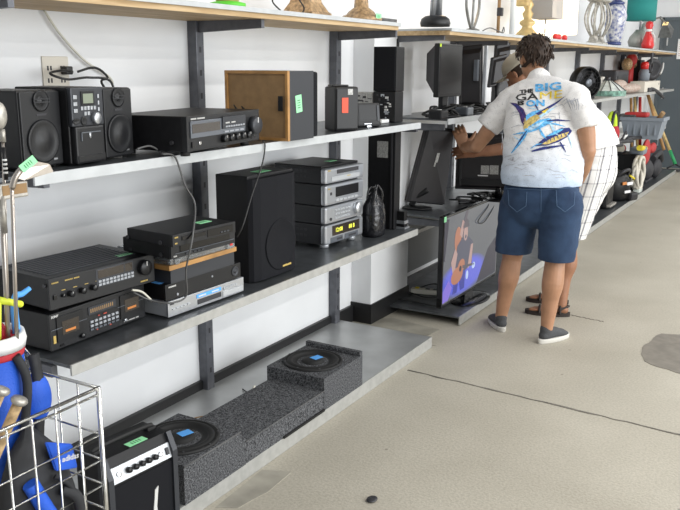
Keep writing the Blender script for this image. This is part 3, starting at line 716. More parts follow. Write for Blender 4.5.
tag(b.build('speaker_wire', ['cord_white', 'kraft']), 'cream speaker wire lying behind the subwoofer box', 'cord')
b = MB(); b.tube([(-2.25, 2.93, .07), (-2.2, 2.90, .075), (-2.14, 2.88, .07)], .003, sm=6)
tag(b.build('loose_wire', 'cord_black'), 'short black wire beside the upright on the base platform', 'cord')

# ------------------------------------------------------------ guitar amp
a0 = Vector((-1.745, 1.60, Pz)); H = .325
t = thing('guitar_amplifier', 'small black guitar amplifier with silver control panel and green tag', 'amplifier', (-1.775, 1.615, Pz), math.radians(-6))
w = .275
prof = [(0, 0), (-.0, .265), (-.02, H - .02), (-.03, H), (-.155, H), (-.155, 0)]
def side_prism(bb, y0, y1, sc=0.0, mi=0):
    bb.rings([[(x, y0, z) for x, z in prof], [(x, y1, z) for x, z in prof]], mi, True, False)
b = MB(); side_prism(b, .0, w); b.build('cabinet', 'vinyl_black', t)
b = MB(); b.rings([[(x + .012, y, z + (.006 if z > .1 else 0)) for x, z in prof[:4]] + [(-.04, y, H - .01), (-.04, y, 0)] for y in (-.004, .016)], 0, True, False); b.build('corner_trim', 'dark_panel', t); b = MB()
b.rings([[(x + .012, y, z + (.006 if z > .1 else 0)) for x, z in prof[:4]] + [(-.04, y, H - .01), (-.04, y, 0)] for y in (w - .016, w + .004)], 0, True, False)
b.build('corner_trim', 'dark_panel', t)
b = MB(); b.box(-.002, .016, .01, .004, w - .016, .236, .001); b.build('grille', 'cloth_black', t)
sl = math.atan2(.02, .06); PM = Matrix.Translation((.001, 0, .246)) @ Matrix.Rotation(-sl, 4, 'Y')
b = MB(); b.box(0, .016, 0, .006, w - .016, .052, .001, mx=PM); b.build('control_panel', 'silver_plastic', t)
for k in range(5):
    b = MB(); b.lathe([(.0105, 0), (.009, .014), (0, .014)], PM @ Vector((.006, .082 + k * .027, .026)), (1, 0, .3), 14); b.build('knob', 'black_satin', t)
for yy in (.045, .216):
    b = MB(); b.lathe([(.008, 0), (.008, .005), (.004, .003), (0, .003)], PM @ Vector((.006, yy, .026)), (1, 0, .3), 14); b.build('input_jack', 'chrome', t)
b = MB(); b.box(.006, .238, .014, .011, .25, .038, .001, mx=PM); b.build('power_switch', 'ink', t)
b = MB(); b.tube([(-.09, .02, H), (-.09, .035, H + .016), (-.09, w - .035, H + .016), (-.09, w - .02, H)], .008, sm=4); b.box(-.105, .01, H, -.075, .045, H + .012, .003); b.box(-.105, w - .045, H, -.075, w - .01, H + .012, .003); b.build('carry_handle', 'rubber', t)
b = MB(); b.prism([(.16, .02), (.175, .12), (.18, .16), (.195, .17), (.185, .10), (.19, .02)], .003, mx=fx(.004, 0, 0)); b.build('emblem', 'print_white', t)
price_tag(t, fz(-.035, .12, H + .001), .075, .03)
# ------------------------------------------------------------ wire bin with golf gear
cx_, cy_ = -1.587, 1.433; ZT = .75
t = thing('wire_bin', 'chrome wire grid bin holding the golf bag at lower left', 'wire bin', (cx_, cy_, 0), math.radians(0))
Lx, Ly = .42, .80
def grid(o, du, nu, hz, name, lab=None):
    """vertical panel from point o along vector du with nu uprights and bars at heights hz"""
    b = MB(); o = Vector(o); du = Vector(du)
    for k in range(nu + 1):
        p = o + du * (k / nu); b.cyl(p, p + Vector((0, 0, ZT)), .0028, seg=8)
    for z in hz: b.cyl(o + Vector((0, 0, z)), o + du + Vector((0, 0, z)), .0028, seg=8)
    return b.build(name, 'wire_chrome', t)
hz = [.02] + [.09 + .075 * k for k in range(8)]
hz = [z for z in hz if z < ZT - .02]
grid((0, 0, 0), (0, -Ly, 0), 11, hz, 'grid_panel'); grid((-.40, 0, 0), (0, -Ly, 0), 11, hz, 'grid_panel')
grid((0, 0, 0), (-.40, .0, 0), 5, hz, 'grid_panel')
for (x, y) in ((0, 0), (-.40, 0), (0, -Ly), (-.40, -Ly)):
    b = MB(); b.cyl((x, y, 0), (x, y, ZT + .004), .007, seg=12); b.build('corner_post', 'wire_chrome', t)
b = MB(); b.tube([(0, 0, ZT), (0, -Ly, ZT), (-.40, -Ly, ZT), (-.40, 0, ZT), (0, 0, ZT)], .005); b.tube([(0, 0, ZT - .018), (0, -Ly, ZT - .018)], .0035); b.build('top_rim', 'wire_chrome', t)
# golf bag (stands in the bin, mostly beyond the frame)
g = at(-4, 336, x=-1.77); gx, gy = -1.77, g.y - .02
t = thing('golf_bag', 'blue and red golf bag with white rim standing in the wire bin', 'golf bag', (gx, gy, 0))
zt = g.z + .01
b = MB(); b.lathe([(.08, .0), (.082, .1), (.078, zt - .25), (.08, zt - .04)], sx=1, sy=1.0); b.build('bag_body', 'golf_blue', t)
b = MB(); b.lathe([(.081, zt - .055), (.083, zt - .05), (.083, zt - .04), (.081, zt - .035)]); b.build('red_band', 'golf_red', t)
b = MB(); b.lathe([(.074, zt - .03), (.086, zt - .035), (.090, zt - .015), (.086, zt + .005), (.074, zt + .003), (.07, zt - .02)]); b.build('white_rim', 'white_plastic', t)
b = MB(); b.lathe([(.0, zt - .01), (.072, zt - .008)], seg=20); b.sph((-.01, .0, zt), .05, sc=(1, 1, .8)); b.build('red_lining', 'golf_red', t)
b = MB(); b.tube([(.03, .075, zt - .05), (.035, .095, zt - .09), (.03, .085, zt - .12), (.02, .08, zt - .07)], .003, sm=5); b.build('ring', 'chrome', t)
b = MB(); rg = []
for k in range(9):
    u = k / 8; c_ = Vector((.05, .085 + .01 * math.sin(u * 5), zt - .07 - .32 * u)); ww = .018
    rg.append([c_ + Vector((.006, ww, 0)), c_ + Vector((.012, 0, 0)), c_ + Vector((.006, -ww, 0)), c_ + Vector((-.004, 0, 0))])
b.rings(rg); b.build('shoulder_strap', 'bag_black', t)
b = MB(); b.tube([(.085, .01, zt - .045), (.094, .03, zt - .12), (.092, .01, zt - .25), (.088, -.01, zt - .38)], .012, sm=5); b.build('carry_strap', 'bag_black', t)
b = MB(); b.sph((.04, .095, zt - .20), .055, sc=(.6, .8, 1.3)); b.build('side_pocket', 'golf_blue', t)
def club(base, top, r, name, lab, head=None, grp=None):
    base = Vector(base); top = Vector(top)
    t = thing(name, lab, 'golf club', base, 0, grp)
    b = MB(); b.tube([(0, 0, 0), (top - base) * .5, top - base], r, seg=10, r2=r * .8); b.build('shaft', 'club_steel', t)
    return t, top - base
b0 = at(9, 300, x=-1.74); t0 = at(12, 188, x=-1.60)
t, tp = club((b0.x, b0.y, .70), t0, .0058, 'golf_iron', 'steel golf iron with green price tag on its head')
b = MB()
e1 = at(15, 178, x=-1.595) - Vector((b0.x, b0.y, .70)); e2 = at(22, 168, x=-1.59) - Vector((b0.x, b0.y, .70))
e3 = at(34, 161, x=-1.58) - Vector((b0.x, b0.y, .70)); e4 = at(50, 164, x=-1.57) - Vector((b0.x, b0.y, .70)); e5 = at(54, 172, x=-1.57) - Vector((b0.x, b0.y, .70)); e6 = at(24, 181, x=-1.585) - Vector((b0.x, b0.y, .70))
b.tube([tp, e1, e2], .0075, sm=4, seg=10)
pl = [e1, e2, e3, e4, e5, e6]; nn = Vector((.9, -.2, -.1)).normalized() * .010
tb = bmesh.new(); A = [tb.verts.new(p) for p in pl]; B_ = [tb.verts.new(p - nn) for p in pl]
tb.faces.new(A); tb.faces.new(B_[::-1])
for i in range(6): tb.faces.new((A[i], A[(i + 1) % 6], B_[(i + 1) % 6], B_[i]))
bmesh.ops.recalc_face_normals(tb, faces=tb.faces[:]); bmesh.ops.bevel(tb, geom=tb.edges[:], offset=.002, segments=2, affect='EDGES'); b.add(tb)
b.build('club_head', 'club_steel', t)
q0 = at(24, 173, x=-1.575) - Vector((b0.x, b0.y, .70)); q1 = at(40, 160, x=-1.565) - Vector((b0.x, b0.y, .70))
u = (q1 - q0); ln = u.length; u.normalize(); n_ = Vector((.95, -.3, .1)); n_ = (n_ - u * n_.dot(u)).normalized(); v_ = n_.cross(u)
mx = Matrix(((u.x, v_.x, n_.x, q0.x), (u.y, v_.y, n_.y, q0.y), (u.z, v_.z, n_.z, q0.z), (0, 0, 0, 1)))
price_tag(t, mx, .042, .02)
b0 = at(2, 310, x=-1.76); t0 = at(3, 142, x=-1.66)
t, tp = club((b0.x, b0.y, .72), t0, .0045, 'golf_wood', 'golf club with pale head and striped ferrule at the left edge')
b = MB(); b.tube([tp, tp + Vector((0, 0, .03))], .007); b.sph(tp + Vector((0, -.006, .062)), .03, sc=(.5, .72, 1.1)); b.build('club_head', 'cage_silver', t)
b = MB()
for k in range(4): b.cyl(tp - Vector((0, 0, .04 + k * .010)), tp - Vector((0, 0, .045 + k * .010)), .0055, seg=10)
b.build('white_rings', 'white_plastic', t)
b = MB(); b.cyl(tp - Vector((0, 0, .012)), tp - Vector((0, 0, .09)), .005, seg=10); b.build('dark_ferrule', 'black_plastic', t)
b0 = at(4, 330, x=-1.75); t0 = at(1, 196, x=-1.66)
t, tp = club((b0.x, b0.y, .70), t0, .0062, 'golf_iron', 'dark-shafted golf club with lower blade at the far left edge')
b = MB(); b.tube([tp - Vector((0, 0, .09)), tp], .008); b.box(-.006, -.02, -.01, .006, .075, .028, .004, mx=Matrix.Translation(tp)); b.build('club_head', 'cage_silver', t)
b = MB(); b.box(-.0065, -.0, .0, -.0002, .07, .024, .001, mx=Matrix.Translation(tp + Vector((.0075, 0, 0)))); b.build('blade_face', 'kraft', t)
# small coloured covers stuck in the bag
a = at(-2, 300, x=-1.70); b = MB(); b.cyl(a, at(20, 304, x=-1.70), .009, seg=14); b.sph(at(20, 304, x=-1.70), .009); b.cyl(at(-2, 300, x=-1.70), at(-2, 345, x=-1.72), .008, seg=12)
tag(b.build('yellow_handle', 'yellow_plastic'), 'yellow-green plastic handle poking out of the golf bag', 'handle')
b = MB(); pa = at(14, 300, x=-1.74); pb = at(30, 288, x=-1.73)
b.tube([pa - Vector((0, 0, .12)), pa, (pa + pb) / 2, pb], .011, seg=10, sm=3, r2=.006)
tag(b.build('blue_club_cover', 'tape_blue'), 'light blue strap end sticking out of the golf bag', 'strap')
# bats
def bat(px, py, X, lab, dpx, dpy):
    a = at(px, py, x=X); c = at(dpx, dpy, x=X - .03); d = (c - a).normalized()
    t = thing('wooden_bat', lab, 'bat', a, 0, 'taped bats in the wire bin')
    b = MB(); b.cyl((0, 0, 0), d * .32, .013, .014, seg=16); b.build('taped_grip', 'grip_tan', t)
    b = MB(); b.lathe([(.0, -.012), (.018, -.009), (.022, -.002), (.018, .006), (.012, .010)], (0, 0, 0), d, 20); b.build('knob', 'cage_silver', t)
bat(19, 401, -1.625, 'tan-taped bat handle with pale knob leaning in the bin', 2, 440)
bat(1, 391, -1.63, 'pale bat knob at the left frame edge', -20, 440)
# backpack
a = at(38, 440, x=-1.665)
t = thing('backpack', 'black and blue backpack slumped in the wire bin', 'backpack', (a.x, a.y - .005, .53)); t.scale = (1, 1.2, 1.15)
b = MB(); rg = []
for k in range(14):
    u = k / 13; z = -.26 + .40 * u; s_ = max(.05, math.sin(PI * min(1, .12 + u * .92)) ** .5); s_ = s_ if u > .2 else s_ * .95
    rg.append([(.055 * s_ * math.cos(2 * PI * i / 32) * 1.0 + .004 * noise.noise(Vector((i * .4, z * 20, 0))), .098 * s_ * math.copysign(abs(math.sin(2 * PI * i / 32)) ** .7, math.sin(2 * PI * i / 32)) + .006 * noise.noise(Vector((i * .5, z * 18, 4))) - .02 * u, z) for i in range(32)])
b.rings(rg); b.build('main_pouch', 'bag_black', t)
b = MB(); b.tube([(.055, -.06, .03), (.065, -.03, -.05), (.066, .0, -.12), (.06, -.02, -.2)], .018, sm=6); b.build('blue_piping', 'golf_blue', t)
b = MB(); b.prism([(.025, .02), (.085, .0), (.075, .065), (.005, .10)], .01, mx=fx(.050, -.02, .01), bev=.003); o = b.build('blue_panel', 'golf_blue', t)
text('adidas', .019, fx(.0602, .022, .045) @ Matrix.Rotation(-.2, 4, 'Z'), 'print_white', t, bold=.0004)
b = MB(); b.tube([(.06, .015, -.02), (.074, .045, -.05), (.07, .055, -.12), (.06, .045, -.2)], .013, sm=6); b.build('strap', 'bag_black', t)
b = MB(); b.tube([(.06, -.0, .02), (.072, .02, .0), (.07, .04, -.03)], .006, sm=6, mi=0); b.build('handle_loop', 'bag_black', t)
b = MB(); b.box(.055, .0, -.14, .066, .02, -.08, .003); b.build('red_patch', 'red_matt', t)
b = MB(); b.sph((.05, .005, -.2), .03, sc=(.6, 1, 1)); b.build('blue_pocket', 'tape_blue', t)

# ------------------------------------------------------------ lit television
y0 = at(441, 309, x=-1.895).y; TL = 1.00; TH = .585; TZ = .118
t = thing('flat_television', 'lit flat television showing a guitar player, standing on the base platform', 'television', (-1.895, y0, TZ))
b = MB(); b.box(-.035, 0, 0, 0, TL, TH, .006); b.box(-.075, .12, .06, -.03, TL - .12, TH - .1, .02); b.build('casing', 'black_gloss', t)
m = mat('tv_picture', (.0, .0, .0), .25, coat=.2)
nt = m.node_tree; bs_ = nt.nodes['Principled BSDF']; tc = nt.nodes.new('ShaderNodeTexCoord')
sx_ = nt.nodes.new('ShaderNodeSeparateXYZ'); nt.links.new(tc.outputs['Object'], sx_.inputs[0])
def mth(op, a_, b_=None, c_=None):
    n = nt.nodes.new('ShaderNodeMath'); n.operation = op
    for i, v in enumerate((a_, b_, c_)):
        if v is None: continue
        if isinstance(v, (int, float)): n.inputs[i].default_value = v
        else: nt.links.new(v, n.inputs[i])
    return n.outputs[0]
# blue stage light pool: ellipse around (y=.36,z=.12)
dy_ = mth('DIVIDE', mth('SUBTRACT', sx_.outputs[1], .36), .42); dz_ = mth('DIVIDE', mth('SUBTRACT', sx_.outputs[2], .14), .13)
dd = mth('ADD', mth('MULTIPLY', dy_, dy_), mth('MULTIPLY', dz_, dz_))
rp = nt.nodes.new('ShaderNodeValToRGB'); e = rp.color_ramp.elements
e[0].position = .55; e[0].color = (.11, .13, .62, 1); e[1].position = 1.0; e[1].color = (.105, .115, .135, 1)
nt.links.new(dd, rp.inputs['Fac']); nt.links.new(rp.outputs['Color'], bs_.inputs['Emission Color']); bs_.inputs['Emission Strength'].default_value = 1.0
b = MB(); b.box(0, .014, .022, .0012, TL - .014, TH - .014); b.build('screen', 'tv_picture', t)
for nm, c_ in (('pic_skin', (.42, .28, .26)), ('pic_shirt', (.085, .09, .13)), ('pic_guitar', (.40, .17, .11)), ('pic_hat', (.10, .09, .11)), ('pic_dark', (.04, .04, .06)), ('pic_blue', (.05, .06, .30)), ('pic_violet', (.22, .16, .6)), ('pic_light', (.45, .55, .8))):
    mat(nm, (0, 0, 0), .3, emit=c_, es=1.0)
Sp = []
def pic(m, poly, k=0):  # u along width, v up (metres on the screen)
    b = MB(); b.prism(poly, .0004, mx=fx(.0014 + k * .0005, 0, 0)); o = b.build('screen_picture', m, t); return o
def ell(cu, cv, ru, rv, n=22, rot=0): return [(cu + ru * math.cos(2 * PI * i / n) * math.cos(rot) - rv * math.sin(2 * PI * i / n) * math.sin(rot), cv + ru * math.cos(2 * PI * i / n) * math.sin(rot) + rv * math.sin(2 * PI * i / n) * math.cos(rot)) for i in range(n)]
pic('pic_dark', [(.60, .03), (.97, .03), (.97, .30), (.80, .24), (.68, .12)], 0)
pic('pic_violet', [(.014, .03), (.10, .03), (.16, .10), (.10, .16), (.014, .10)], 0)
pic('pic_dark', [(.03, .30), (.08, .56), (.014, .56), (.014, .3)], 0)
# second guitar held up behind the player
pic('pic_guitar', ell(.235, .40, .055, .085), 1); pic('pic_skin', [(.26, .43), (.30, .52), (.34, .50), (.30, .40)], 2)
pic('pic_hat', [(.30, .47), (.36, .57), (.40, .57), (.34, .46)], 2)
# trousers, torso, head
pic('pic_blue', [(.17, .05), (.24, .05), (.27, .14), (.30, .05), (.37, .05), (.38, .20), (.20, .20)], 2)
pic('pic_shirt', [(.20, .20), (.22, .36), (.30, .40), (.42, .39), (.50, .34), (.49, .20), (.38, .17)], 3)
pic('pic_skin', [(.19, .35), (.23, .31), (.20, .22), (.30, .19), (.30, .16), (.16, .19), (.13, .27)], 4)
pic('pic_skin', [(.46, .33), (.50, .33), (.48, .2), (.42, .17), (.42, .2)], 4)
pic('pic_skin', ell(.36, .425, .035, .052), 4); pic('pic_shirt', ell(.36, .40, .014, .012), 5)
pic('pic_hat', [(.31, .46), (.415, .46), (.40, .50), (.37, .515), (.33, .50)], 5)
pic('pic_guitar', ell(.235, .165, .10, .055, rot=.1), 5); pic('pic_guitar', ell(.30, .215, .06, .045, rot=.2), 6); pic('pic_dark', ell(.285, .20, .02, .02), 7)
pic('pic_hat', [(.32, .215), (.53, .19), (.53, .175), (.32, .195)], 7); pic('pic_light', ell(.52, .175, .03, .022), 7)
pic('pic_light', ell(.415, .13, .022, .03), 2)
b = MB(); b.lathe([(.0, .012), (.10, .011), (.155, .004), (.16, 0)][::-1] , (.0, .5, .0), (0, 0, 1), 40, sx=.75, sy=1.35, mx=Matrix.Translation((.0, 0, -TZ + .064))); b.box(-.04, .42, -.05, -.01, .58, .03, .005); b.build('stand', 'black_gloss', t)
b = MB(); b.box(-.001, .0, TH - .035, .004, .03, TH - .002, .001); b.build('green_tag', 'tag_green', t)
# power strip behind it
a = at(400, 293, x=-2.20)
t = thing('power_strip', 'beige power strip on the platform behind the lit television', 'power strip', (-2.30, 4.93, .064), math.radians(-78))
b = MB(); b.box(-.025, 0, 0, .025, .34, .035, .006); b.build('housing', 'cord_white', t)
b = MB()
for k in range(4): b.box(-.012, .10 + k * .055, .035, .012, .13 + k * .055, .0365, .001)
b.build('sockets', 'ink', t)
b = MB(); b.box(-.01, .03, .035, .012, .055, .043, .001); b.build('switch', 'yellow_paint', t)
for i, pts in enumerate(([(-2.33, 4.92, .07), (-2.15, 4.85, .07), (-2.05, 4.95, .07), (-2.1, 5.2, .075)], [(-2.3, 4.95, .07), (-2.2, 5.1, .10), (-2.02, 5.1, .07), (-1.98, 5.3, .07)], [(-2.32, 4.7, .07), (-2.2, 4.72, .07), (-2.0, 4.70, .07), (-1.98, 4.85, .07)])):
    b = MB(); b.tube(pts, .0045, sm=8); tag(b.build('cable', 'cord_black'), 'black power cords on the platform behind the lit television', 'cord', 'platform cords')

# ------------------------------------------------------------ tilted monitor being handled + the big TV seen from behind
Z2 = .686
def slab(name, lab, cat, c4, thick, mback='tv_back', mfront='screen_black', inset=.12, bulge=.03, flip=1):
    """c4 = TL, TR, BR, BL of the back face as seen from the camera side"""
    TLc, TRc, BRc, BLc = [Vector(c) for c in c4]
    o = BLc.copy(); t = thing(name, lab, cat, o)
    P_ = [p - o for p in (TLc, TRc, BRc, BLc)]
    n = (P_[1] - P_[0]).cross(P_[3] - P_[0]).normalized()
    if n.y < 0: n = -n      # away from camera
    b = MB(); b.hexa([p for p in P_], [p + n * thick for p in P_]); o1 = b.build('bezel', mback, t)
    bv = o1.modifiers.new('b', 'BEVEL'); bv.width = .006; bv.segments = 2
    c = sum(P_, Vector()) / 4; In = [c + (p - c) * (1 - inset) for p in P_]; In2 = [c + (p - c) * (1 - inset * 2.1) - n * bulge for p in P_]
    b = MB(); b.hexa(In, In2); b.build('back_cover', mback, t)
    Fr = [c + (p - c) * .93 + n * (thick + .001) for p in P_]; b = MB(); b.hexa([p - n * .002 for p in Fr], Fr); b.build('screen', mfront, t)
    return t, P_, n
TLp = Vector((-2.13, 4.90, 0)); 
c_tr = at(453, 129, x=-2.05); c_tl = at(427, 127, y=c_tr.y - .15); c_br = at(443, 208, x=-2.08); c_bl = at(407, 202, y=c_br.y - .16)
c_bl.z = max(c_bl.z, Z2 + .03); c_br.z = max(c_br.z, Z2 + .012)
t, P_, n = slab('computer_monitor', 'dark monitor seen from behind, tilted by the reaching hands', 'monitor', (c_tl, c_tr, c_br, c_bl), .045, inset=.03, bulge=.03)
c = sum(P_, Vector()) / 4
b = MB(); pp = c + (P_[0] - c) * .12 + (P_[3] - P_[0]) * .05 - n * .037; uu = (P_[1] - P_[0]).normalized(); vv = (P_[0] - P_[3]).normalized()
b.hexa([pp, pp + uu * .02, pp + uu * .02 + vv * .09, pp + vv * .09], [p - n * .003 for p in (pp, pp + uu * .02, pp + uu * .02 + vv * .09, pp + vv * .09)]); b.build('sticker', 'label_silver', t)
q = (P_[3] + P_[2]) / 2
b = MB(); b.tube([q + Vector((0, 0, .10)) - n * .03, q + Vector((-.04, -.05, .05)), q + Vector((-.07, -.06, -.01))], .02, sm=4, seg=10)
b.lathe([(.10, 0), (.10, .008), (.06, .014), (0, .016)], (0, 0, 0), (0, 0, 1), 28, sx=1, sy=.8, mx=Matrix.Translation((q.x - .03, q.y - .05, Z2 - c_bl.z + .001))); b.build('stand', 'black_plastic', t)
# big TV back
X0 = at(455, 132, x=-2.04); Xb = at(457, 190, x=-2.04)
e0 = Vector((-2.10, 5.06, 0)); e1 = Vector((-1.55, 5.20, 0)); 
e0 = Vector((at(456, 160, y=5.30).x, 5.30, 0)); e1 = e0 + Vector((.50, .18, 0))
zt_, zb_ = at(456, 133, y=5.30).z, at(456, 189, y=5.30).z
t, P_, n = slab('flat_television', 'big television seen from behind with two white labels, behind the arms', 'television', ((e0.x, e0.y, zt_), (e1.x, e1.y, zt_ + .0), (e1.x, e1.y, zb_), (e0.x, e0.y, zb_)), .05, inset=.08, bulge=.03)
c = sum(P_, Vector()) / 4; uu = (P_[1] - P_[0]).normalized()
def onback(u, v, w, h, name, m, off=.032):
    pp = P_[3] + uu * u + Vector((0, 0, v)) - n * off; L_ = [pp, pp + uu * w, pp + uu * w + Vector((0, 0, h)), pp + Vector((0, 0, h))]
    b = MB(); b.hexa(L_, [p - n * .002 for p in L_]); return b.build(name, m, t)
onback(.175, .115, .055, .06, 'white_label', 'label_silver'); onback(.235, .115, .06, .062, 'white_label', 'label_silver'); onback(.155, .10, .07, .008, 'white_label', 'paper')
onback(.04, .045, .5, .035, 'lower_ledge', 'front_black', .045)
b = MB(); cc = P_[3] + uu * .30; b.cyl(cc + Vector((0, .02, .05)), cc + Vector((0, .02, Z2 - zb_)), .03); b.lathe([(.17, 0), (.165, .01), (.05, .018), (0, .018)], (0, 0, 0), (0, 0, 1), 36, sx=1, sy=.55, mx=Matrix.Translation((cc.x - .02, cc.y - .02, Z2 - zb_ + .001))); b.build('stand', 'black_gloss', t)
b = MB(); b.box(-2.325, 4.62, .686, -2.295, 4.65, 1.76, .003); tag(b.build('slim_post', 'black_plastic'), 'slim dark post left of the cable shelf, between the sections', 'post')
# cords hanging over the shelf edge and on the shelves
def cord(pts, r, m, lab, grp=None, sm=8, name='cord'):
    b = MB(); b.tube(pts, r, sm=sm); tag(b.build(name, m), lab, 'cord', grp)
p = at(492, 195, x=-1.91)
cord([(p.x, p.y, .70), (p.x + .015, p.y, .64), at(484, 222, x=-1.885), at(478, 221, x=-1.885), (p.x + .018, p.y - .12, .66), (p.x, p.y - .10, .70)], .0035, 'cord_black', 'black cord looping down over the edge above the lit television')
random.seed(11)
for k in range(6):
    x0 = -2.05 + .04 * k; y0_ = 5.15 + .12 * k
    pts = [(x0 + random.uniform(-.1, .1), y0_ + random.uniform(-.12, .12), Z2 + .008 + (.03 * random.random() if 0 < j < 6 else 0)) for j in range(8)]
    cord(pts, .006, 'cord_black', 'tangled black cables on the shelf beneath the big television back', 'cables beneath the big television')
Z3 = 1.2885
for k in range(9):
    y0_ = 4.66 + .10 * k; x0 = -2.05
    pts = [(x0 + random.uniform(-.07, .10), y0_ + random.uniform(-.10, .10), Z3 + .008 + (.06 * random.random() if 0 < j < 6 else 0)) for j in range(8)]
    cord(pts, .007, 'cord_black', 'tangled black cables in front of the upright monitor', 'cables on the upper shelf')
for (px, py, X, lab, m_) in ((466, 110, -1.96, 'small grey dock among the tangled cables', 'grey_panel'), (440, 116, -1.95, 'small black adapter with pale label among the cables', 'front_black'), (491, 117, -1.93, 'tiny pale box at the shelf edge beside the sleeve', 'yellow_paint')):
    a = at(px, py, x=X); w_ = .055 if m_ != 'yellow_paint' else .02
    b = MB(); b.box(X - w_, a.y - w_, Z3, X + w_ * .6, a.y + w_, Z3 + w_, .012); b.box(X - w_ * .3, a.y - w_ * .3, Z3 + w_, X + w_ * .1, a.y + w_ * .2, Z3 + w_ * 1.05, mi=1)
    tag(b.build('plug_block', [m_, 'print_white']), lab, 'adapter')
# upright monitors on the upper shelf
a = at(438, 97.6, x=-2.0)
t = thing('computer_monitor', 'square black monitor with yellow dot, screen facing the aisle', 'monitor', (-2.0, a.y, Z3), math.radians(-3))
zb = a.z - Z3; w_ = .325; hh = 1.73 - a.z
b = MB(); b.box(-.035, 0, zb, 0, w_, zb + hh, .006); b.build('bezel', 'black_plastic', t)
b = MB(); b.hexa([(-.035, .01, zb + .02), (-.035, w_ - .01, zb + .02), (-.035, w_ - .01, zb + hh - .01), (-.035, .01, zb + hh - .01)], [(-.11, .05, zb + .10), (-.11, w_ - .05, zb + .10), (-.11, w_ - .05, zb + hh - .06), (-.11, .05, zb + hh - .06)]); b.build('back_shell', 'tv_back', t)
fbox(t, 'screen', 'screen_black', .016, zb + .022, w_ - .016, zb + hh - .016, 0, .001)
b = MB(); b.box(-.06, w_ / 2 - .04, .01, -.03, w_ / 2 + .04, zb + .05, .005); b.lathe([(.10, 0), (.10, .01), (.05, .016), (0, .016)], (-.03, w_ / 2, 0), (0, 0, 1), 30); b.build('stand', 'black_plastic', t)
b = MB(); b.box(-.004, .004, zb + hh - .02, .003, .02, zb + hh - .002); b.build('yellow_sticker', 'neon_yellow', t)
c4 = [at(459, 47, y=5.32), at(483, 44, y=5.38), at(483, 104, y=5.38), at(459, 104, y=5.32)]; c4[2].z = c4[3].z = Z3 + .012
t, P_, n = slab('flat_television', 'tall black television back standing upright behind the square monitor', 'television', c4, .05, inset=.12, bulge=.02)
b = MB(); q = [P_[1] + Vector((.004, -.004, 0)), P_[2] + Vector((.004, -.004, 0))]; b.box(P_[2].x, P_[2].y - .03, .02, P_[2].x + .022, P_[2].y - .005, P_[1].z - P_[2].z - .01, .002); b.build('silver_edge', 'silver', t)
b = MB(); b.box(P_[2].x * .72, -.035, .20, P_[2].x * .90, -.0, .34, .003, mx=None); b.build('silver_panel', 'grey_panel', t)
c4 = [at(493, 58, y=5.85), at(508, 54, y=5.95), at(503, 84, y=5.95), at(489, 88, y=5.85)]
t, P_, n = slab('computer_monitor', 'small dark monitor back leaning beside the man’s hair', 'monitor', c4, .035, inset=.15, bulge=.02)
b = MB(); cc = (P_[2] + P_[3]) / 2; b.cyl(cc + Vector((0, .02, .03)), Vector((cc.x, cc.y + .03, Z3 - c4[3].z + .004)), .02); b.box(cc.x - .09, cc.y - .05, Z3 - c4[3].z + .001, cc.x + .09, cc.y + .1, Z3 - c4[3].z + .015, .004); b.build('stand', 'black_plastic', t)
c4 = [at(497, 45, y=6.2), at(511, 42, y=6.3), at(509, 57, y=6.3), at(495, 60, y=6.2)]; zz_ = Z3 + .012
t, P_, n = slab('computer_monitor', 'brown-black monitor top peeking behind the small dark monitor', 'monitor', [c4[0], c4[1], Vector((c4[2].x, c4[2].y, zz_)), Vector((c4[3].x, c4[3].y, zz_))], .04, inset=.12, bulge=.02)
# a hanging cord along the wall on the far left + cords draping from the gear
cord([at(44, 10, x=-2.42), at(60, 34, x=-2.42), at(84, 60, x=-2.42), at(108, 76, x=-2.42), at(113, 84, x=-2.41)], .0045, 'cord_white', 'cream cable hanging diagonally on the wall above the mini stereo', name='wall_cable')
a = at(70, 71, x=-2.40)
cord([(-2.405, 2.15, 1.57), (-2.38, 2.08, 1.575), (-2.35, 2.0, 1.565), (-2.32, 2.05, 1.545), (-2.33, 2.16, 1.55), (-2.30, 2.24, 1.53), (-2.26, 2.2, 1.40), (-2.2, 2.1, 1.31)], .0045, 'cord_black', 'black bundled power cord behind the mini stereo', name='cable')
cord([(-2.39, 2.16, 1.57), (-2.36, 2.22, 1.585), (-2.33, 2.25, 1.55), (-2.31, 2.2, 1.53), (-2.26, 2.24, 1.44)], .0045, 'cord_black', 'short loop of black cord plugged into the wall outlet', name='cable')
cord([at(137, 149, x=-1.93), at(150, 146, x=-1.92), at(161, 152, x=-1.91), at(163, 154, x=-1.88), at(175, 157, x=-1.868), at(185, 185, x=-1.862), at(195, 205, x=-1.86), at(192, 240, x=-1.78), at(186, 270, x=-1.82), at(186, 296, x=-1.88), at(170, 303, x=-1.89), at(150, 300, x=-1.95), at(133, 292, x=-1.98)], .0034, 'cord_grey', 'thin grey cord draping from the upper shelf over the player stack')
cord([at(263, 141, x=-1.86), at(265, 146, x=-1.875), at(262, 165, x=-1.86), at(252, 195, x=-1.86), at(243, 225, x=-1.86), at(237, 237, x=-1.88)], .003, 'cord_black', 'thin black cord hanging beside the tall black speaker')
cord([at(132, 290, x=-1.97), at(142, 292, x=-1.96), at(152, 301, x=-1.95)], .004, 'cord_white', 'short pale cord between the cassette deck and silver recorder')

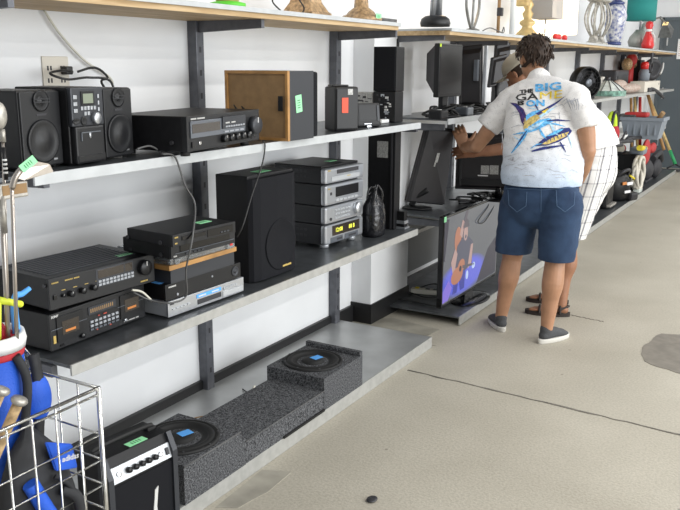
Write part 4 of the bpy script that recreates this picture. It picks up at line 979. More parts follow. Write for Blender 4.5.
# ------------------------------------------------------------ lamps on the top shelf
ZL = 1.8235
def lamp(px, X, name, lab, cat='lamp'):
    a = at(px, 30, x=X); return thing(name, lab, cat, (X, a.y, ZL)), a.y
t, y_ = lamp(228, -2.13, 'table_lamp', 'lamp base in lime green and bronze, leftmost on the top shelf')
b = MB(); b.lathe([(.075, 0), (.075, .018), (.05, .024), (.03, .026)], seg=30); b.build('lime_foot', 'lime', t)
b = MB(); b.lathe([(.045, .024), (.05, .035), (.03, .06), (.025, .10), (.035, .2), (.02, .3)], seg=24); b.build('stem', 'brass_pale', t)
t, y_ = lamp(306, -2.14, 'table_lamp', 'brown pyramid-shaped lamp base with its black cord, top shelf')
b = MB(); rg = []
for hw, z in ((.088, 0), (.088, .012), (.078, .02), (.055, .06), (.045, .11), (.05, .16), (.03, .3)):
    rg.append([(-hw, -hw, z), (hw, -hw, z), (hw, hw, z), (-hw, hw, z)])
b.rings(rg, smooth=False); b.build('pyramid_base', 'bronze_light', t)
cord([(-2.10, y_ - .10, ZL + .004), (-2.05, y_ - .16, ZL + .03), (-2.07, y_ - .24, ZL + .09), (-2.1, y_ - .33, ZL + .05), (-2.1, y_ - .26, ZL + .004)], .0035, 'cord_black', 'black cord curled on the top shelf beside the brown lamp base')
t, y_ = lamp(361, -2.14, 'table_lamp', 'ornate bronze lamp base with green tag, top shelf')
b = MB(); rg = []
for hw, z in ((.095, 0), (.10, .012), (.085, .03), (.07, .035), (.06, .05), (.035, .07), (.03, .13), (.045, .2), (.03, .32)):
    rg.append([(hw * math.cos(PI / 4 + 2 * PI * k / 16) * (1 + .12 * (k % 2)), hw * math.sin(PI / 4 + 2 * PI * k / 16) * (1 + .12 * (k % 2)), z) for k in range(16)])
b.rings(rg); b.build('scrolled_base', 'bronze_light', t)
price_tag(t, fx(.098, -.02, .01), .06, .028)
a = at(384, 19, x=-2.09); b = MB(); b.box(-2.2, a.y - .12, ZL, -2.06, a.y + .10, ZL + .022, .004); tag(b.build('flat_box', 'carton_dark'), 'flat dark box lying on the top shelf end', 'box')
t, y_ = lamp(435, -2.02, 'table_lamp', 'lamp with round black base and twin metal rods, top shelf')
b = MB(); b.lathe([(.085, 0), (.09, .02), (.082, .045), (.06, .06), (.05, .062)], seg=30); b.build('base', 'front_black', t)
b = MB(); b.cyl((0, -.045, .06), (0, -.02, .5), .016); b.cyl((0, .045, .06), (0, .03, .5), .022); b.build('rods', 'silver', t)
t, y_ = lamp(472, -2.05, 'wire_lamp', 'open leaf-shaped dark metal hoop lamp on the top shelf')
b = MB()
for s_ in (-1, 1): b.tube([(0, 0, 0), (0, s_ * .07, .07), (0, s_ * .115, .16), (0, s_ * .10, .25), (0, s_ * .05, .33)], .010, sm=6)
b.tube([(0, 0, .0), (0, .01, .2), (0, .015, .35)], .009, sm=4); b.lathe([(.05, 0), (.05, .008), (.02, .02)]); b.build('hoops', 'pewter', t)
for (px, lab, r_, m_) in ((498, 'slim pale pole with dark clip standing on the top shelf', .012, 'kraft'), (512, 'white upright pole standing behind the gold lamp', .022, 'white_plastic')):
    t, y_ = lamp(px, -2.16, 'lamp_pole', lab, 'lamp'); b = MB(); b.cyl((0, 0, 0), (0, 0, .55), r_); b.lathe([(.05, 0), (.05, .01), (.02, .015)]); b.build('pole', m_, t)
    if r_ < .02: b = MB(); b.box(-.01, -.02, .14, .03, .02, .2, .006); b.build('clip', 'ink', t)
cord([(-2.0, 5.3, ZL + .004), (-2.02, 5.5, ZL + .03), (-2.0, 5.7, ZL + .005), (-2.05, 5.85, ZL + .05), (-2.1, 5.95, ZL + .005)], .004, 'cord_grey', 'thin grey cord curling on the top shelf by the slim pole')
t, y_ = lamp(527, -2.14, 'table_lamp', 'gold lamp with small grey shade above the man’s hair')
b = MB(); b.lathe([(.10, 0), (.095, .025), (.05, .07), (.04, .09), (.065, .115), (.06, .13), (.03, .15), (.045, .19), (.025, .22), (.045, .26), (.02, .31)], seg=24); b.build('gold_base', 'brass_pale', t)
b = MB(); b.box(-.05, -.19, .24, .05, -.11, .30, .01); b.cyl((0, -.15, .27), (0, 0, .27), .008); b.build('gold_arm', 'brass_pale', t)
t, y_ = lamp(545, -2.06, 'table_lamp', 'small lamp with boxy grey fabric shade on a thin stem')
b = MB(); b.cyl((0, 0, 0), (0, 0, .2), .006); b.lathe([(.06, 0), (.06, .01), (.01, .015)]); b.build('stem', 'chrome', t)
b = MB(); b.rings([[(-.10, -.16, .16), (.10, -.16, .16), (.10, .16, .16), (-.10, .16, .16)], [(-.09, -.15, .42), (.09, -.15, .42), (.09, .15, .42), (-.09, .15, .42)]], smooth=False); b.build('lamp_shade', 'shade_grey', t)
t, y_ = lamp(553, -2.20, 'table_lamp', 'lamp with large glowing cream drum shade on the top shelf')
b = MB(); b.lathe([(.06, 0), (.06, .012), (.02, .03), (.02, .12)]); b.build('base', 'chrome', t)
b = MB(); b.lathe([(.20, .06), (.205, .07), (.20, .36), (.195, .365)], seg=36, sy=1.5); b.build('lamp_shade', 'shade_lit', t)
for k in range(3):
    px = (553, 556, 562)[k]; a = at(px, 40, x=-2.02); b = MB(); b.lathe([(.022, 0), (.026, .02), (.018, .04), (0, .045)], (-2.0, a.y, ZL), seg=14); tag(b.build('red_trinket', 'red_gloss'), 'tiny red trinket on the shelf under the glowing shade', 'trinket', 'red trinkets on top shelf')
def cage(px, lab):
    t, y_ = lamp(px, -2.08, 'cage_lamp', lab)
    b = MB(); b.lathe([(.085, 0), (.085, .012), (.05, .03), (.04, .07), (.035, .09)], seg=24); b.build('lamp_foot', 'cage_silver', t); b = MB(); b.lathe([(.04, .40), (.06, .41), (.09, .43), (.09, .44), (.02, .45), (.02, .52)], seg=24); b.build('cage_cap', 'cage_silver', t)
    b = MB()
    for k in range(8):
        a_ = 2 * PI * k / 8 + .2; b.tube([(r * math.cos(a_), r * math.sin(a_), z) for r, z in ((.03, .08), (.07, .15), (.098, .25), (.075, .36), (.04, .42))], .009, sm=5)
    b.build('cage_wires', 'cage_silver', t)
    b = MB(); b.cyl((0, 0, .52), (0, 0, .7), .025); b.build('candle_sleeve', 'white_plastic', t)
    b = MB(); b.cyl((0, 0, .45), (0, 0, .53), .03); b.build('green_socket', 'green_paint', t)
cage(594, 'silver cage-bodied lamp, left of the pair'); cage(600.5, 'silver cage-bodied lamp, right of the pair beside the vase lamp')
t, y_ = lamp(614.5, -2.0, 'vase_lamp', 'blue and white flowered porcelain vase lamp on the top shelf')
b = MB(); b.lathe([(.06, .03), (.08, .07), (.105, .20), (.118, .30), (.10, .38), (.07, .42)], seg=30); b.build('vase_body', 'porcelain', t)
b = MB(); b.lathe([(.08, 0), (.08, .03), (.05, .035)], seg=24); b.lathe([(.07, .415), (.085, .425), (.085, .44), (.06, .45), (.03, .48)], seg=24); b.build('blue_collar', 'navy_glaze', t)
b = MB(); b.cyl((0, 0, .5), (0, 0, .78), .025); b.build('stem', 'brass_pale', t)
t, y_ = lamp(640, -2.12, 'table_lamp', 'lamp with teal drum shade and grey swan-shaped base')
b = MB(); b.lathe([(.06, 0), (.12, .03), (.14, .09), (.12, .15), (.08, .20), (.05, .24)], seg=28, sy=1.25); b.tube([(0, -.03, .14), (0, .18, .26), (0, .32, .32), (0, .38, .30)], .045, sm=5, r2=.03); b.build('swan_base', 'swan_grey', t)
b = MB(); b.cyl((0, 0, .2), (0, 0, .62), .015); b.build('stem', 'silver', t)
b = MB(); b.rings([[(.18 * math.cos(a_), .21 * math.sin(a_), z) for a_ in [2 * PI * k / 36 for k in range(36)]] for z in (.35, .66)]); b.build('lamp_shade', 'teal_cloth', t)
t, y_ = lamp(649, -1.97, 'red_ornament', 'red glossy figure with white stripes beside the teal lamp', 'ornament')
b = MB(); b.lathe([(.065, 0), (.08, .04), (.06, .12), (.035, .2), (.035, .24), (.05, .28), (.04, .32), (0, .335)], seg=24); b.build('red_body', 'red_gloss', t)
b = MB(); b.tube([(.05, -.06, .19), (.07, 0, .15), (.06, .06, .09)], .010, sm=5); b.lathe([(.036, .205), (.041, .22), (.036, .235)], seg=20); b.build('white_stripe', 'white_plastic', t)
t, y_ = lamp(651, -2.22, 'desk_lamp', 'lit pewter desk lamp with square shade leaning toward the door')
b = MB(); b.lathe([(.10, 0), (.10, .02), (.03, .03)]); b.tube([(0, 0, .02), (0, .05, .25), (0, .1, .42), (.05, .35, .48)], .014, sm=5); b.build('arm', 'pewter', t)
LM = Matrix.Translation((.10, .60, .33)) @ Matrix.Diagonal((.75, .75, .75, 1)) @ Matrix.Rotation(math.radians(40), 4, 'X')
b = MB(); b.rings([[(-.05, -.05, .12), (.05, -.05, .12), (.05, .05, .12), (-.05, .05, .12)], [(-.13, -.13, -.12), (.13, -.13, -.12), (.13, .13, -.12), (-.13, .13, -.12)]], smooth=False, cap=False, mx=LM); b.tube([(.05, .35, .48), LM @ Vector((0, 0, .12))], .018); b.build('lamp_shade', 'pewter', t)
b = MB(); b.sph(LM @ Vector((0, 0, -.05)), .06); b.box(-.115, -.115, -.112, .115, .115, -.10, mx=LM); b.build('light_bulb', 'bulb_lit', t)
pl_ = bpy.data.lights.new('shade_glow', 'POINT'); pl_.energy = 5; pl_.color = (1, .78, .5); pl_.shadow_soft_size = .12
o = bpy.data.objects.new('shade_glow', pl_); COL.objects.link(o); o.location = (-2.0, 6.9, 2.05)
# warm lamps along the top shelf light the wall near them
for (y_, e_) in ((1.95, 1.2), (3.2, 1.6), (5.2, 3.0)):
    pl_ = bpy.data.lights.new('lamp_glow', 'POINT'); pl_.energy = e_; pl_.color = (1, .72, .42); pl_.shadow_soft_size = .06
    o = bpy.data.objects.new('lamp_glow', pl_); COL.objects.link(o); o.location = (-2.16, y_, 2.25)
# ------------------------------------------------------------ clutter at the far end
ZF = 1.2885
a = at(584, 98, x=-2.05)
t = thing('desk_fan', 'round black fan on the shelf right of the man’s shoulder', 'fan', (-2.05, a.y, ZF), math.radians(-38)); t.scale = (.93, .93, .93)
FM = Matrix.Translation((0, 0, .165))
b = MB(); b.lathe([(.165, -.06), (.17, -.05), (.17, .05), (.160, .06), (.15, .05), (.155, -.045)], (0, 0, .165), (1, 0, 0), 40); b.box(-.05, -.10, 0, .05, .10, .02, .006); b.build('housing', 'black_plastic', t)
b = MB()
for k in range(14):
    a_ = 2 * PI * k / 14; b.cyl((.055, .04 * math.cos(a_), .165 + .04 * math.sin(a_)), (.055, .155 * math.cos(a_ + .5), .165 + .155 * math.sin(a_ + .5)), .003, seg=6)
for r_ in (.06, .09, .12): b.tube([(.056, r_ * math.cos(2 * PI * k / 28), .165 + r_ * math.sin(2 * PI * k / 28)) for k in range(29)], .003, seg=6)
b.build('grille', 'black_plastic', t)
b = MB(); b.lathe([(.045, 0), (.04, .012), (0, .016)], (.055, 0, .165), (1, 0, 0)); b.build('hub_cap', 'grey_panel', t)
b = MB()
for k in range(3):
    a_ = 2 * PI * k / 3; b.prism([(.02 * math.cos(a_), .02 * math.sin(a_)), (.14 * math.cos(a_), .14 * math.sin(a_)), (.14 * math.cos(a_ + .9), .14 * math.sin(a_ + .9)), (.02 * math.cos(a_ + 1.2), .02 * math.sin(a_ + 1.2))], .006, mx=fx(.0, 0, .165))
b.build('blade', 'metal_dark', t)
a = at(603, 97, x=-2.02)
t = thing('stained_glass_shade', 'pale stained glass lampshade with green border on the long shelf', 'lampshade', (-2.06, a.y + .35, ZF))
b = MB(); rg = [[(r * math.cos(2 * PI * k / 12), 1.4 * r * math.sin(2 * PI * k / 12), z) for k in range(12)] for r, z in ((.20, .04), (.12, .11), (.045, .16))]; b.rings(rg, smooth=False); b.build('glass_panels', 'stained_white', t)
b = MB(); b.rings([[(r * math.cos(2 * PI * k / 12), 1.4 * r * math.sin(2 * PI * k / 12), z) for k in range(12)] for r, z in ((.205, 0.0), (.205, .055))], smooth=False); b.build('glass_border', 'stained_green', t)
b = MB()
for k in range(12):
    a_ = 2 * PI * k / 12; b.tube([(.203 * math.cos(a_), 1.42 * .2 * math.sin(a_), .05), (.122 * math.cos(a_), 1.42 * .12 * math.sin(a_), .112), (.046 * math.cos(a_), 1.4 * .046 * math.sin(a_), .162)], .004, seg=6)
b.cyl((0, 0, .155), (0, 0, .20), .03); b.build('leading', 'metal_dark', t)
a = at(599, 95, x=-2.12); b = MB(); b.lathe([(.04, 0), (.05, .06), (.03, .16), (.05, .2), (0, .21)], (-2.12, a.y, ZF), sx=1); b.box(-2.18, a.y + .0, ZF, -2.04, a.y + .18, ZF + .10, .02, mi=1)
tag(b.build('small_appliance', ['cage_silver', 'carton_dark']), 'small silver and dark appliance between the fan and glass shade', 'appliance')
a = at(613, 84, x=-2.2)
b = MB(); b.box(-2.36, a.y, ZF, -2.17, a.y + .75, ZF + .27, .02); b.box(-2.169, a.y + .08, ZF + .08, -2.165, a.y + .6, ZF + .2, mi=1)
tag(b.build('toaster_oven', ['metal_dark', 'screen_black']), 'dark grey boxy appliance behind the stained glass shade', 'appliance')
a = at(624, 93, x=-1.98)
b = MB(); b.sph((-2.03, a.y + .55, ZF + .055), .1, sc=(.9, 5.2, .62)); b.sph((-2.08, a.y + .2, ZF + .10), .09, sc=(.8, 3, .7))
tag(b.build('floral_cushion', 'floral'), 'cream flowered cloth bundle at the front of the long shelf', 'cushion')
a = at(640, 93, x=-1.97)
b = MB(); b.box(-2.10, a.y, ZF, -1.92, a.y + 1.1, ZF + .13, .006); b.cyl((-1.92, a.y + 1.0, ZF + .09), (-1.917, a.y + 1.0, ZF + .09), .015, mi=1)
tag(b.build('storage_carton', ['box_cream', 'ink']), 'long cream carton at the right end of the long shelf', 'box')
a = at(634, 84, x=-2.2)
for k in range(2):
    b = MB(); b.box(-2.34, a.y + .3 * k, ZF, -2.14, a.y + .28 + .3 * k, ZF + .40 - .02 * k, .004); b.box(-2.139, a.y + .04 + .3 * k, ZF + .22, -2.137, a.y + .24 + .3 * k, ZF + .27, mi=1)
    tag(b.build('black_case', ['navy_glaze' if k else 'front_black', 'paper']), ('tall dark blue case with pale strip, right of the pair', 'tall black case with pale strip standing left of the blue one')[1 - k], 'case')
a = at(622, 68, x=-2.25)
b = MB()
for k in range(4): b.sph((-2.25 + .03 * (k % 2), a.y + .30 + .12 * k, ZF + .34 + .06 * (k % 3)), .07, mi=k % 3, sc=(1, 1, 1.2))
b.cyl((-2.25, a.y + .5, ZF + .0), (-2.25, a.y + .5, ZF + .34), .05, mi=1)
tag(b.build('figurine', ['bronze_light', 'red_matt', 'cage_silver']), 'red and brown ornamental figurine behind the dark grey appliance', 'ornament')
a = at(642, 86, x=-2.08)
b = MB(); b.lathe([(.07, 0), (.075, .1), (.05, .15)], (-2.07, a.y + .02, ZF + .131), seg=20); b.lathe([(.05, .15), (.055, .21), (.04, .24), (0, .25)], (-2.07, a.y + .02, ZF + .131), seg=20, mi=1)
tag(b.build('red_capped_jar', ['bin_grey', 'red_gloss']), 'small jar with red cap standing on the cream carton', 'jar')
b = MB(); b.lathe([(.14, -.03), (.15, 0), (.14, .03), (.09, .035), (.085, .03)], (-2.02, a.y + .30, ZF + .131 + .145), (.8, -.6, 0), 30)
b.tube([(-1.90, a.y + .23, ZF + .22), (-1.89, a.y + .30, ZF + .29), (-1.90, a.y + .38, ZF + .36)], .012, sm=4, mi=1); tag(b.build('striped_disc', ['metal_dark', 'print_white']), 'round grey striped disc leaning on the cream carton', 'disc')
a = at(654, 53, x=-1.92)
b = MB(); b.box(-1.95, a.y - .05, 1.66, -1.93, a.y + .05, 1.78, .004); b.tube([(-1.94, a.y + .09 * math.cos(2 * PI * k / 16), 1.60 + .06 * math.sin(2 * PI * k / 16)) for k in range(17)], .012); b.cyl((-1.94, a.y, 1.52), (-1.94, a.y, 1.58), .02)
tag(b.build('hanging_strap', 'ink'), 'small black strap hanging from the end of the lamp shelf', 'strap')
a = at(656, 87, x=-1.87)
b = MB(); b.tube([(-2.0, a.y - .25, 1.32), (-1.90, a.y + .05, 1.31), (-1.83, a.y + .4, 1.20)], .03, sm=4, r2=.018); b.box(-2.02, a.y - .3, 1.28, -1.9, a.y - .1, 1.34, .01)
tag(b.build('clamp', 'ink'), 'black clamp sticking off the right end of the long shelf', 'clamp')
# grey tub with things on the lower far shelf
ZB = .762
TY = 10.1
ca = at(620, 117, y=TY); cb = at(664, 117, y=TY); zt = ca.z; zb = at(630, 137, y=TY).z; wx_ = cb.x - ca.x
t = thing('plastic_tub', 'wide grey plastic tub standing across the lower far shelf', 'tub', (ca.x, TY, ZB + .002)); hh_ = zt - ZB
b = MB(); Lt = .42
def rc(i, z): return [(i, i * .8, z), (wx_ - i, i * .8, z), (wx_ - i, Lt - i, z), (i, Lt - i, z)]
b.rings([rc(.06, 0), rc(.015, hh_ * .85), rc(0, hh_ * .85), rc(0, hh_), rc(.02, hh_), rc(.05, hh_ * .5)], smooth=False); b.build('tub_body', 'bin_grey', t)
b = MB()
for k in range(5): x_ = .08 + k * (wx_ - .18) / 4; b.box(x_, .018, hh_ * .2, x_ + .02, .06, hh_ * .82, .003)
b.build('side_ribs', 'bin_grey', t)
b = MB(); q = at(618, 119, y=TY + .12); b.box(q.x, TY + .05, zt - .06, q.x + .22, TY + .3, zt + .03, .02); b.box(q.x + .08, TY + .06, zt + .0, q.x + .34, TY + .26, zt + .055, .02, mi=1)
tag(b.build('red_tool_case', ['carton_dark', 'red_matt']), 'black and red tool case lying in the left end of the grey tub', 'tool case')
def stick(p, q, r, m, lab, name='tool_handle', extra=None):
    b = MB(); b.tube([p, (Vector(p) + Vector(q)) / 2, q], r, seg=10)
    ms = [m]
    if extra: extra(b); ms = [m, 'ink', 'green_paint', 'red_matt', 'yellow_paint']
    tag(b.build(name, ms), lab, 'tool')
stick(at(631, 98, y=11.2), at(632, 160, y=11.2) , .018, 'handle_wood', 'dark brown wooden tool handle standing left behind the tub')
stick(at(634.5, 96, y=11.4), at(638, 158, y=11.4), .018, 'brass_pale', 'light wooden tool handle standing behind the grey tub')
stick(at(640, 97, y=11.6), at(640, 150, y=11.6), .02, 'red_matt', 'red tool handle standing behind the grey tub')
stick(at(647, 92, y=12.9), at(664, 150, y=12.7), .024, 'handle_wood', 'long leaning wooden handle behind the right end of the tub')
stick(at(656, 122, y=TY + .2), at(663.5, 112.5, y=TY + .15), .028, 'kraft', 'short stubby wooden handle poking out of the tub’s right end')
stick(at(643, 112, y=TY + .2), at(644, 124, y=TY + .2), .03, 'ink', 'small black knob handle rising from the middle of the grey tub')
# safety helmet and small things left of the tub
a = at(611, 142, x=-1.92)
t = thing('ear_defenders', 'neon yellow and black headset hanging at the waist of the plaid shorts', 'headset', (-1.96, a.y + .15, ZB))
b = MB(); b.tube([(0, .14 * math.cos(k * PI / 10) , .14 + .19 * math.sin(k * PI / 10)) for k in range(11)], .035); b.build('band', 'neon_yellow', t)
b = MB(); b.tube([(.035, .16 * math.cos(k * PI / 10), .14 + .22 * math.sin(k * PI / 10)) for k in range(11)], .015); b.build('edge', 'ink', t)
b = MB(); b.sph((0, -.14, .11), .08, sc=(.8, .8, 1.3)); b.sph((0, .14, .11), .08, sc=(.8, .8, 1.3)); b.build('ear_cups', 'golf_red', t)
a = at(621, 141, x=-1.92); b = MB(); b.lathe([(.04, 0), (.10, .03), (.13, .08), (.125, .085), (.09, .04), (0, .02)], (-1.98, a.y, ZB + .002), sy=1.3); tag(b.build('white_bowl', 'white_plastic'), 'small white bowl on the lower far shelf', 'bowl')
random.seed(21)
a = at(628, 139, x=-1.90)
for k, lab in enumerate(('black power tool body on the lower far shelf, middle of three', 'black power tool on the lower far shelf, closest to the grey tub', 'dark cabled tool on the lower far shelf, nearest the plaid shorts')):
    b = MB(); yy = a.y + (-.75, -.25, -1.3)[k]; b.box(-1.90, yy, ZB + .001, -1.84, yy + .3, ZB + .05, .02); b.cyl((-1.87, yy + .1, ZB + .03), (-1.80, yy + .45, ZB + .02), .022); b.tube([(-1.88, yy, ZB + .04), (-1.86, yy - .1, ZB + .12), (-1.87, yy - .25, ZB + .05)], .012, sm=5)
    tag(b.build('power_tool', 'ink'), lab, 'power tool')
# floor-level items on the far platform
ZP = .0635
a = at(619, 203, z=ZP)
def onp(px, py): return at(px, py, z=ZP)
p = onp(620, 200)
t = thing('shop_vacuum', 'round black shop vacuum with orange and white label, nearest on the far platform', 'vacuum', (-2.02, p.y, ZP), math.radians(-20))
b = MB(); b.lathe([(.17, 0), (.20, .05), (.21, .18), (.20, .24), (.15, .32), (.06, .36), (0, .365)], seg=32); b.build('drum', 'black_plastic', t)
b = MB(); b.tube([(.12, -.1, .30), (.18, -.05, .36), (.16, .08, .36), (.12, .12, .30)], .02, sm=5); b.build('hose', 'metal_dark', t)
b = MB(); b.box(.195, -.11, .20, .21, -.03, .235, .004); b.build('orange_label', 'amber', t)
b = MB(); b.box(.195, -.02, .19, .212, .10, .225, .004); b.box(.2, -.06, .10, .215, .06, .13, .004); b.build('white_label', 'paper', t)
b = MB(); b.tube([(.19, .05, .30), (.21, .12, .26), (.17, .17, .24)], .012); b.build('yellow_trim', 'yellow_paint', t)
b = MB(); b.box(.12, .05, 0, .24, .20, .10, .03); b.build('wheel_block', 'metal_dark', t)
p = onp(606, 208)
b = MB(); b.box(-2.15, p.y - .12, ZP, -1.90, p.y + .22, ZP + .30, .04); b.box(-1.91, p.y - .1, ZP + .02, -1.86, p.y + .2, ZP + .05, .01, mi=1)
tag(b.build('black_canister', ['black_plastic', 'cage_silver']), 'low black canister beside the plaid shorts at floor level', 'container')
p = onp(628, 194)
t = thing('pressure_washer', 'tall black machine box with yellow stripe and grey cap', 'machine', (-2.0, p.y + .35, ZP)); t.scale = (.9, .85, 1)
b = MB(); b.box(-.22, -.10, 0, .10, .42, .46, .02); b.build('housing', 'black_plastic', t)
b = MB(); b.box(.102, .30, .08, .106, .36, .40); b.build('yellow_stripe', 'yellow_paint', t)
b = MB(); b.box(-.04, .05, .44, .16, .38, .54, .04); b.build('grey_cap', 'bin_grey', t)
p = onp(640, 191)
t = thing('coiled_hose', 'cream coiled hose and fittings beside the black machine box', 'hose', (-1.87, p.y - .1, ZP))
b = MB(); b.tube([(.03 * math.sin(k * .5), (.16 + .02 * math.sin(k)) * math.cos(k * .4) * 1.3, .24 + .20 * math.sin(k * .4)) for k in range(60)], .022, seg=8); b.build('coil', 'box_cream', t)
b = MB(); b.box(-.03, -.1, 0, .05, .1, .05, .01); b.build('foot', 'stained_white', t)
p = onp(652, 184)
t = thing('garden_tool', 'bright red blade guard with yellow shaft leaning by the wall', 'garden tool', (-1.95, p.y + .1, ZP)); t.scale = (.86, .86, .86)
b = MB(); b.sph((0, -.1, .48), .17, sc=(.35, 1.35, 1.25)); b.sph((.02, .35, .52), .12, sc=(.4, 1.9, .7)); b.build('red_guard', 'red_matt', t)
b = MB(); s0 = at(634, 142, x=-1.83) - Vector((-1.98, p.y, ZP)); b.tube([s0, (0, -.15, .55)], .04); b.build('yellow_shaft', 'yellow_paint', t)
b = MB(); b.sph((0, .0, .20), .17, sc=(.7, 1.3, 1)); b.sph((.05, .6, .17), .16, sc=(.6, 1.5, 1)); b.tube([(.05, .3, .35), (.08, .7, .42), (.05, 1.1, .25)], .05, sm=4); b.cyl((.02, -.15, .02), (.02, .8, .02), .03); b.build('motor', 'ink', t)
p = onp(628, 194); wy_ = p.y + .35
b = MB(); b.sph((-2.14, wy_ - .0, .585), .06, sc=(1, 1.2, 1), mi=0); b.sph((-2.14, wy_ + .13, .575), .05, sc=(1, 1.2, 1), mi=1); b.cyl((-2.14, wy_ + .02, .526), (-2.14, wy_ + .10, .66), .03, mi=0); b.box(-2.18, wy_ - .06, .524, -2.10, wy_ + .2, .55, .01, mi=2)
tag(b.build('hand_tool', ['box_cream', 'red_matt', 'ink']), 'white and red appliance on top of the black machine box', 'appliance')
# rake by the door
rt = at(661, 128, y=13.7); rb = at(675, 168, y=13.55); rb.z = .12
t = thing('garden_rake', 'rake with wood and green handle leaning by the grey door', 'rake', (rb.x, rb.y, 0))
o_ = Vector((rb.x, rb.y, 0))
b = MB(); mid = rt + (rb - rt) * .62; up = rt + (rt - rb) * .9; b.tube([up - o_, mid - o_], .026); b.build('handle', 'brass_pale', t)
b = MB(); b.tube([mid - o_, rb - o_], .026); b.build('green_sleeve', 'green_paint', t)
b = MB(); b.cyl((-.22, -.05, .03), (.22, .02, .03), .02)
for k in range(9): b.cyl((-.22 + .055 * k, -.05 + .009 * k, .03), (-.22 + .055 * k, -.09 + .009 * k, .0), .008, seg=6)
b.tube([rb - o_, (-.12, -.02, .05)], .012); b.tube([rb - o_, (.14, 0, .05)], .012); b.build('head', 'ink', t)

# ------------------------------------------------------------ people
def capsule_rings(b, pts, radii, seg=20, flat=None, ref=(1, 0, 0)):
    """tapered limb with rounded ends. radii: r or (ra, rb) pairs: ra along ref, rb across"""
    pts = [Vector(p) for p in pts]; rg = []; ref = Vector(ref)
    R_ = [(r, r) if not isinstance(r, tuple) else r for r in radii]
    P2 = []; R2 = []
    n = len(pts)
    for i in range(n - 1):
        K = 5
        for k in range(K):
            u = k / K; P_ = [pts[max(i - 1, 0)], pts[i], pts[i + 1], pts[min(i + 2, n - 1)]]
            P2.append(.5 * ((2 * P_[1]) + (P_[2] - P_[0]) * u + (2 * P_[0] - 5 * P_[1] + 4 * P_[2] - P_[3]) * u * u + (-P_[0] + 3 * P_[1] - 3 * P_[2] + P_[3]) * u ** 3))
            s_ = u * u * (3 - 2 * u); R2.append((R_[i][0] * (1 - s_) + R_[i + 1][0] * s_, R_[i][1] * (1 - s_) + R_[i + 1][1] * s_))
    P2.append(pts[-1]); R2.append(R_[-1])
    d0 = (P2[1] - P2[0]).normalized(); d1 = (P2[-1] - P2[-2]).normalized()
    ext = [(P2[0] - d0 * R2[0][1] * f_, (R2[0][0] * math.sqrt(1 - f_ * f_), R2[0][1] * math.sqrt(1 - f_ * f_))) for f_ in (.97, .8, .5)]
    ext2 = [(P2[-1] + d1 * R2[-1][1] * f_, (R2[-1][0] * math.sqrt(1 - f_ * f_), R2[-1][1] * math.sqrt(1 - f_ * f_))) for f_ in (.5, .8, .97)]
    al = ext + list(zip(P2, R2)) + ext2
    for i, (p, (ra, rb)) in enumerate(al):
        d = al[min(i + 1, len(al) - 1)][0] - al[max(i - 1, 0)][0]; d.normalize()
        u = (ref - d * ref.dot(d)).normalized(); v = d.cross(u)
        rg.append([p + u * (ra * math.cos(2 * PI * k / seg)) + v * (rb * math.sin(2 * PI * k / seg)) for k in range(seg)])
    b.rings(rg)
def sleeve(b, pts, rad, seg=22):
    rg = []
    for i, p in enumerate(pts):
        d = (pts[min(i + 1, len(pts) - 1)] - pts[max(i - 1, 0)]).normalized(); u = (Vector((1, 0, 0)) - d * d.x).normalized(); v = d.cross(u)
        rg.append([p + u * rad[i] * math.cos(2 * PI * k / seg) + v * rad[i] * math.sin(2 * PI * k / seg) for k in range(seg)])
    b.rings(rg)
def fuse(b, name, m, parent, vox=.008, smooth=6, wr=0.0, ws=9.0, cut=None, fac=.6):
    """voxel-fuse overlapping shapes into one continuous surface"""
    o = b.build(name, m, None)
    md = o.modifiers.new('r', 'REMESH'); md.mode = 'VOXEL'; md.voxel_size = vox
    ms = o.modifiers.new('s', 'SMOOTH'); ms.iterations = smooth; ms.factor = fac
    dg = bpy.context.evaluated_depsgraph_get(); me = bpy.data.meshes.new_from_object(o.evaluated_get(dg))
    old = o.data; o.modifiers.clear(); o.data = me; bpy.data.meshes.remove(old)
    if not me.materials: me.materials.append(MATS[m])
    if wr or cut:
        bm = bmesh.new(); bm.from_mesh(me); bm.normal_update()
        if wr:
            for v in bm.verts:
                c = v.co; n1 = noise.noise(Vector((c.x * ws, c.y * ws, c.z * ws * 1.7))); n2 = noise.noise(Vector((c.x * ws * 2.3 + 5, c.y * ws * 2.3, c.z * ws * 3.5)))
                v.co = c + v.normal * wr * ((1 - abs(n1) * 3) * .7 + n2 * .8)
        if cut:
            for co, no in cut: bmesh.ops.bisect_plane(bm, geom=bm.verts[:] + bm.edges[:] + bm.faces[:], plane_co=co, plane_no=no, clear_outer=True)
        bm.to_mesh(me); bm.free()
    for p in me.polygons: p.use_smooth = True
    me.name = name
    if parent: o.parent = parent; 
    return o
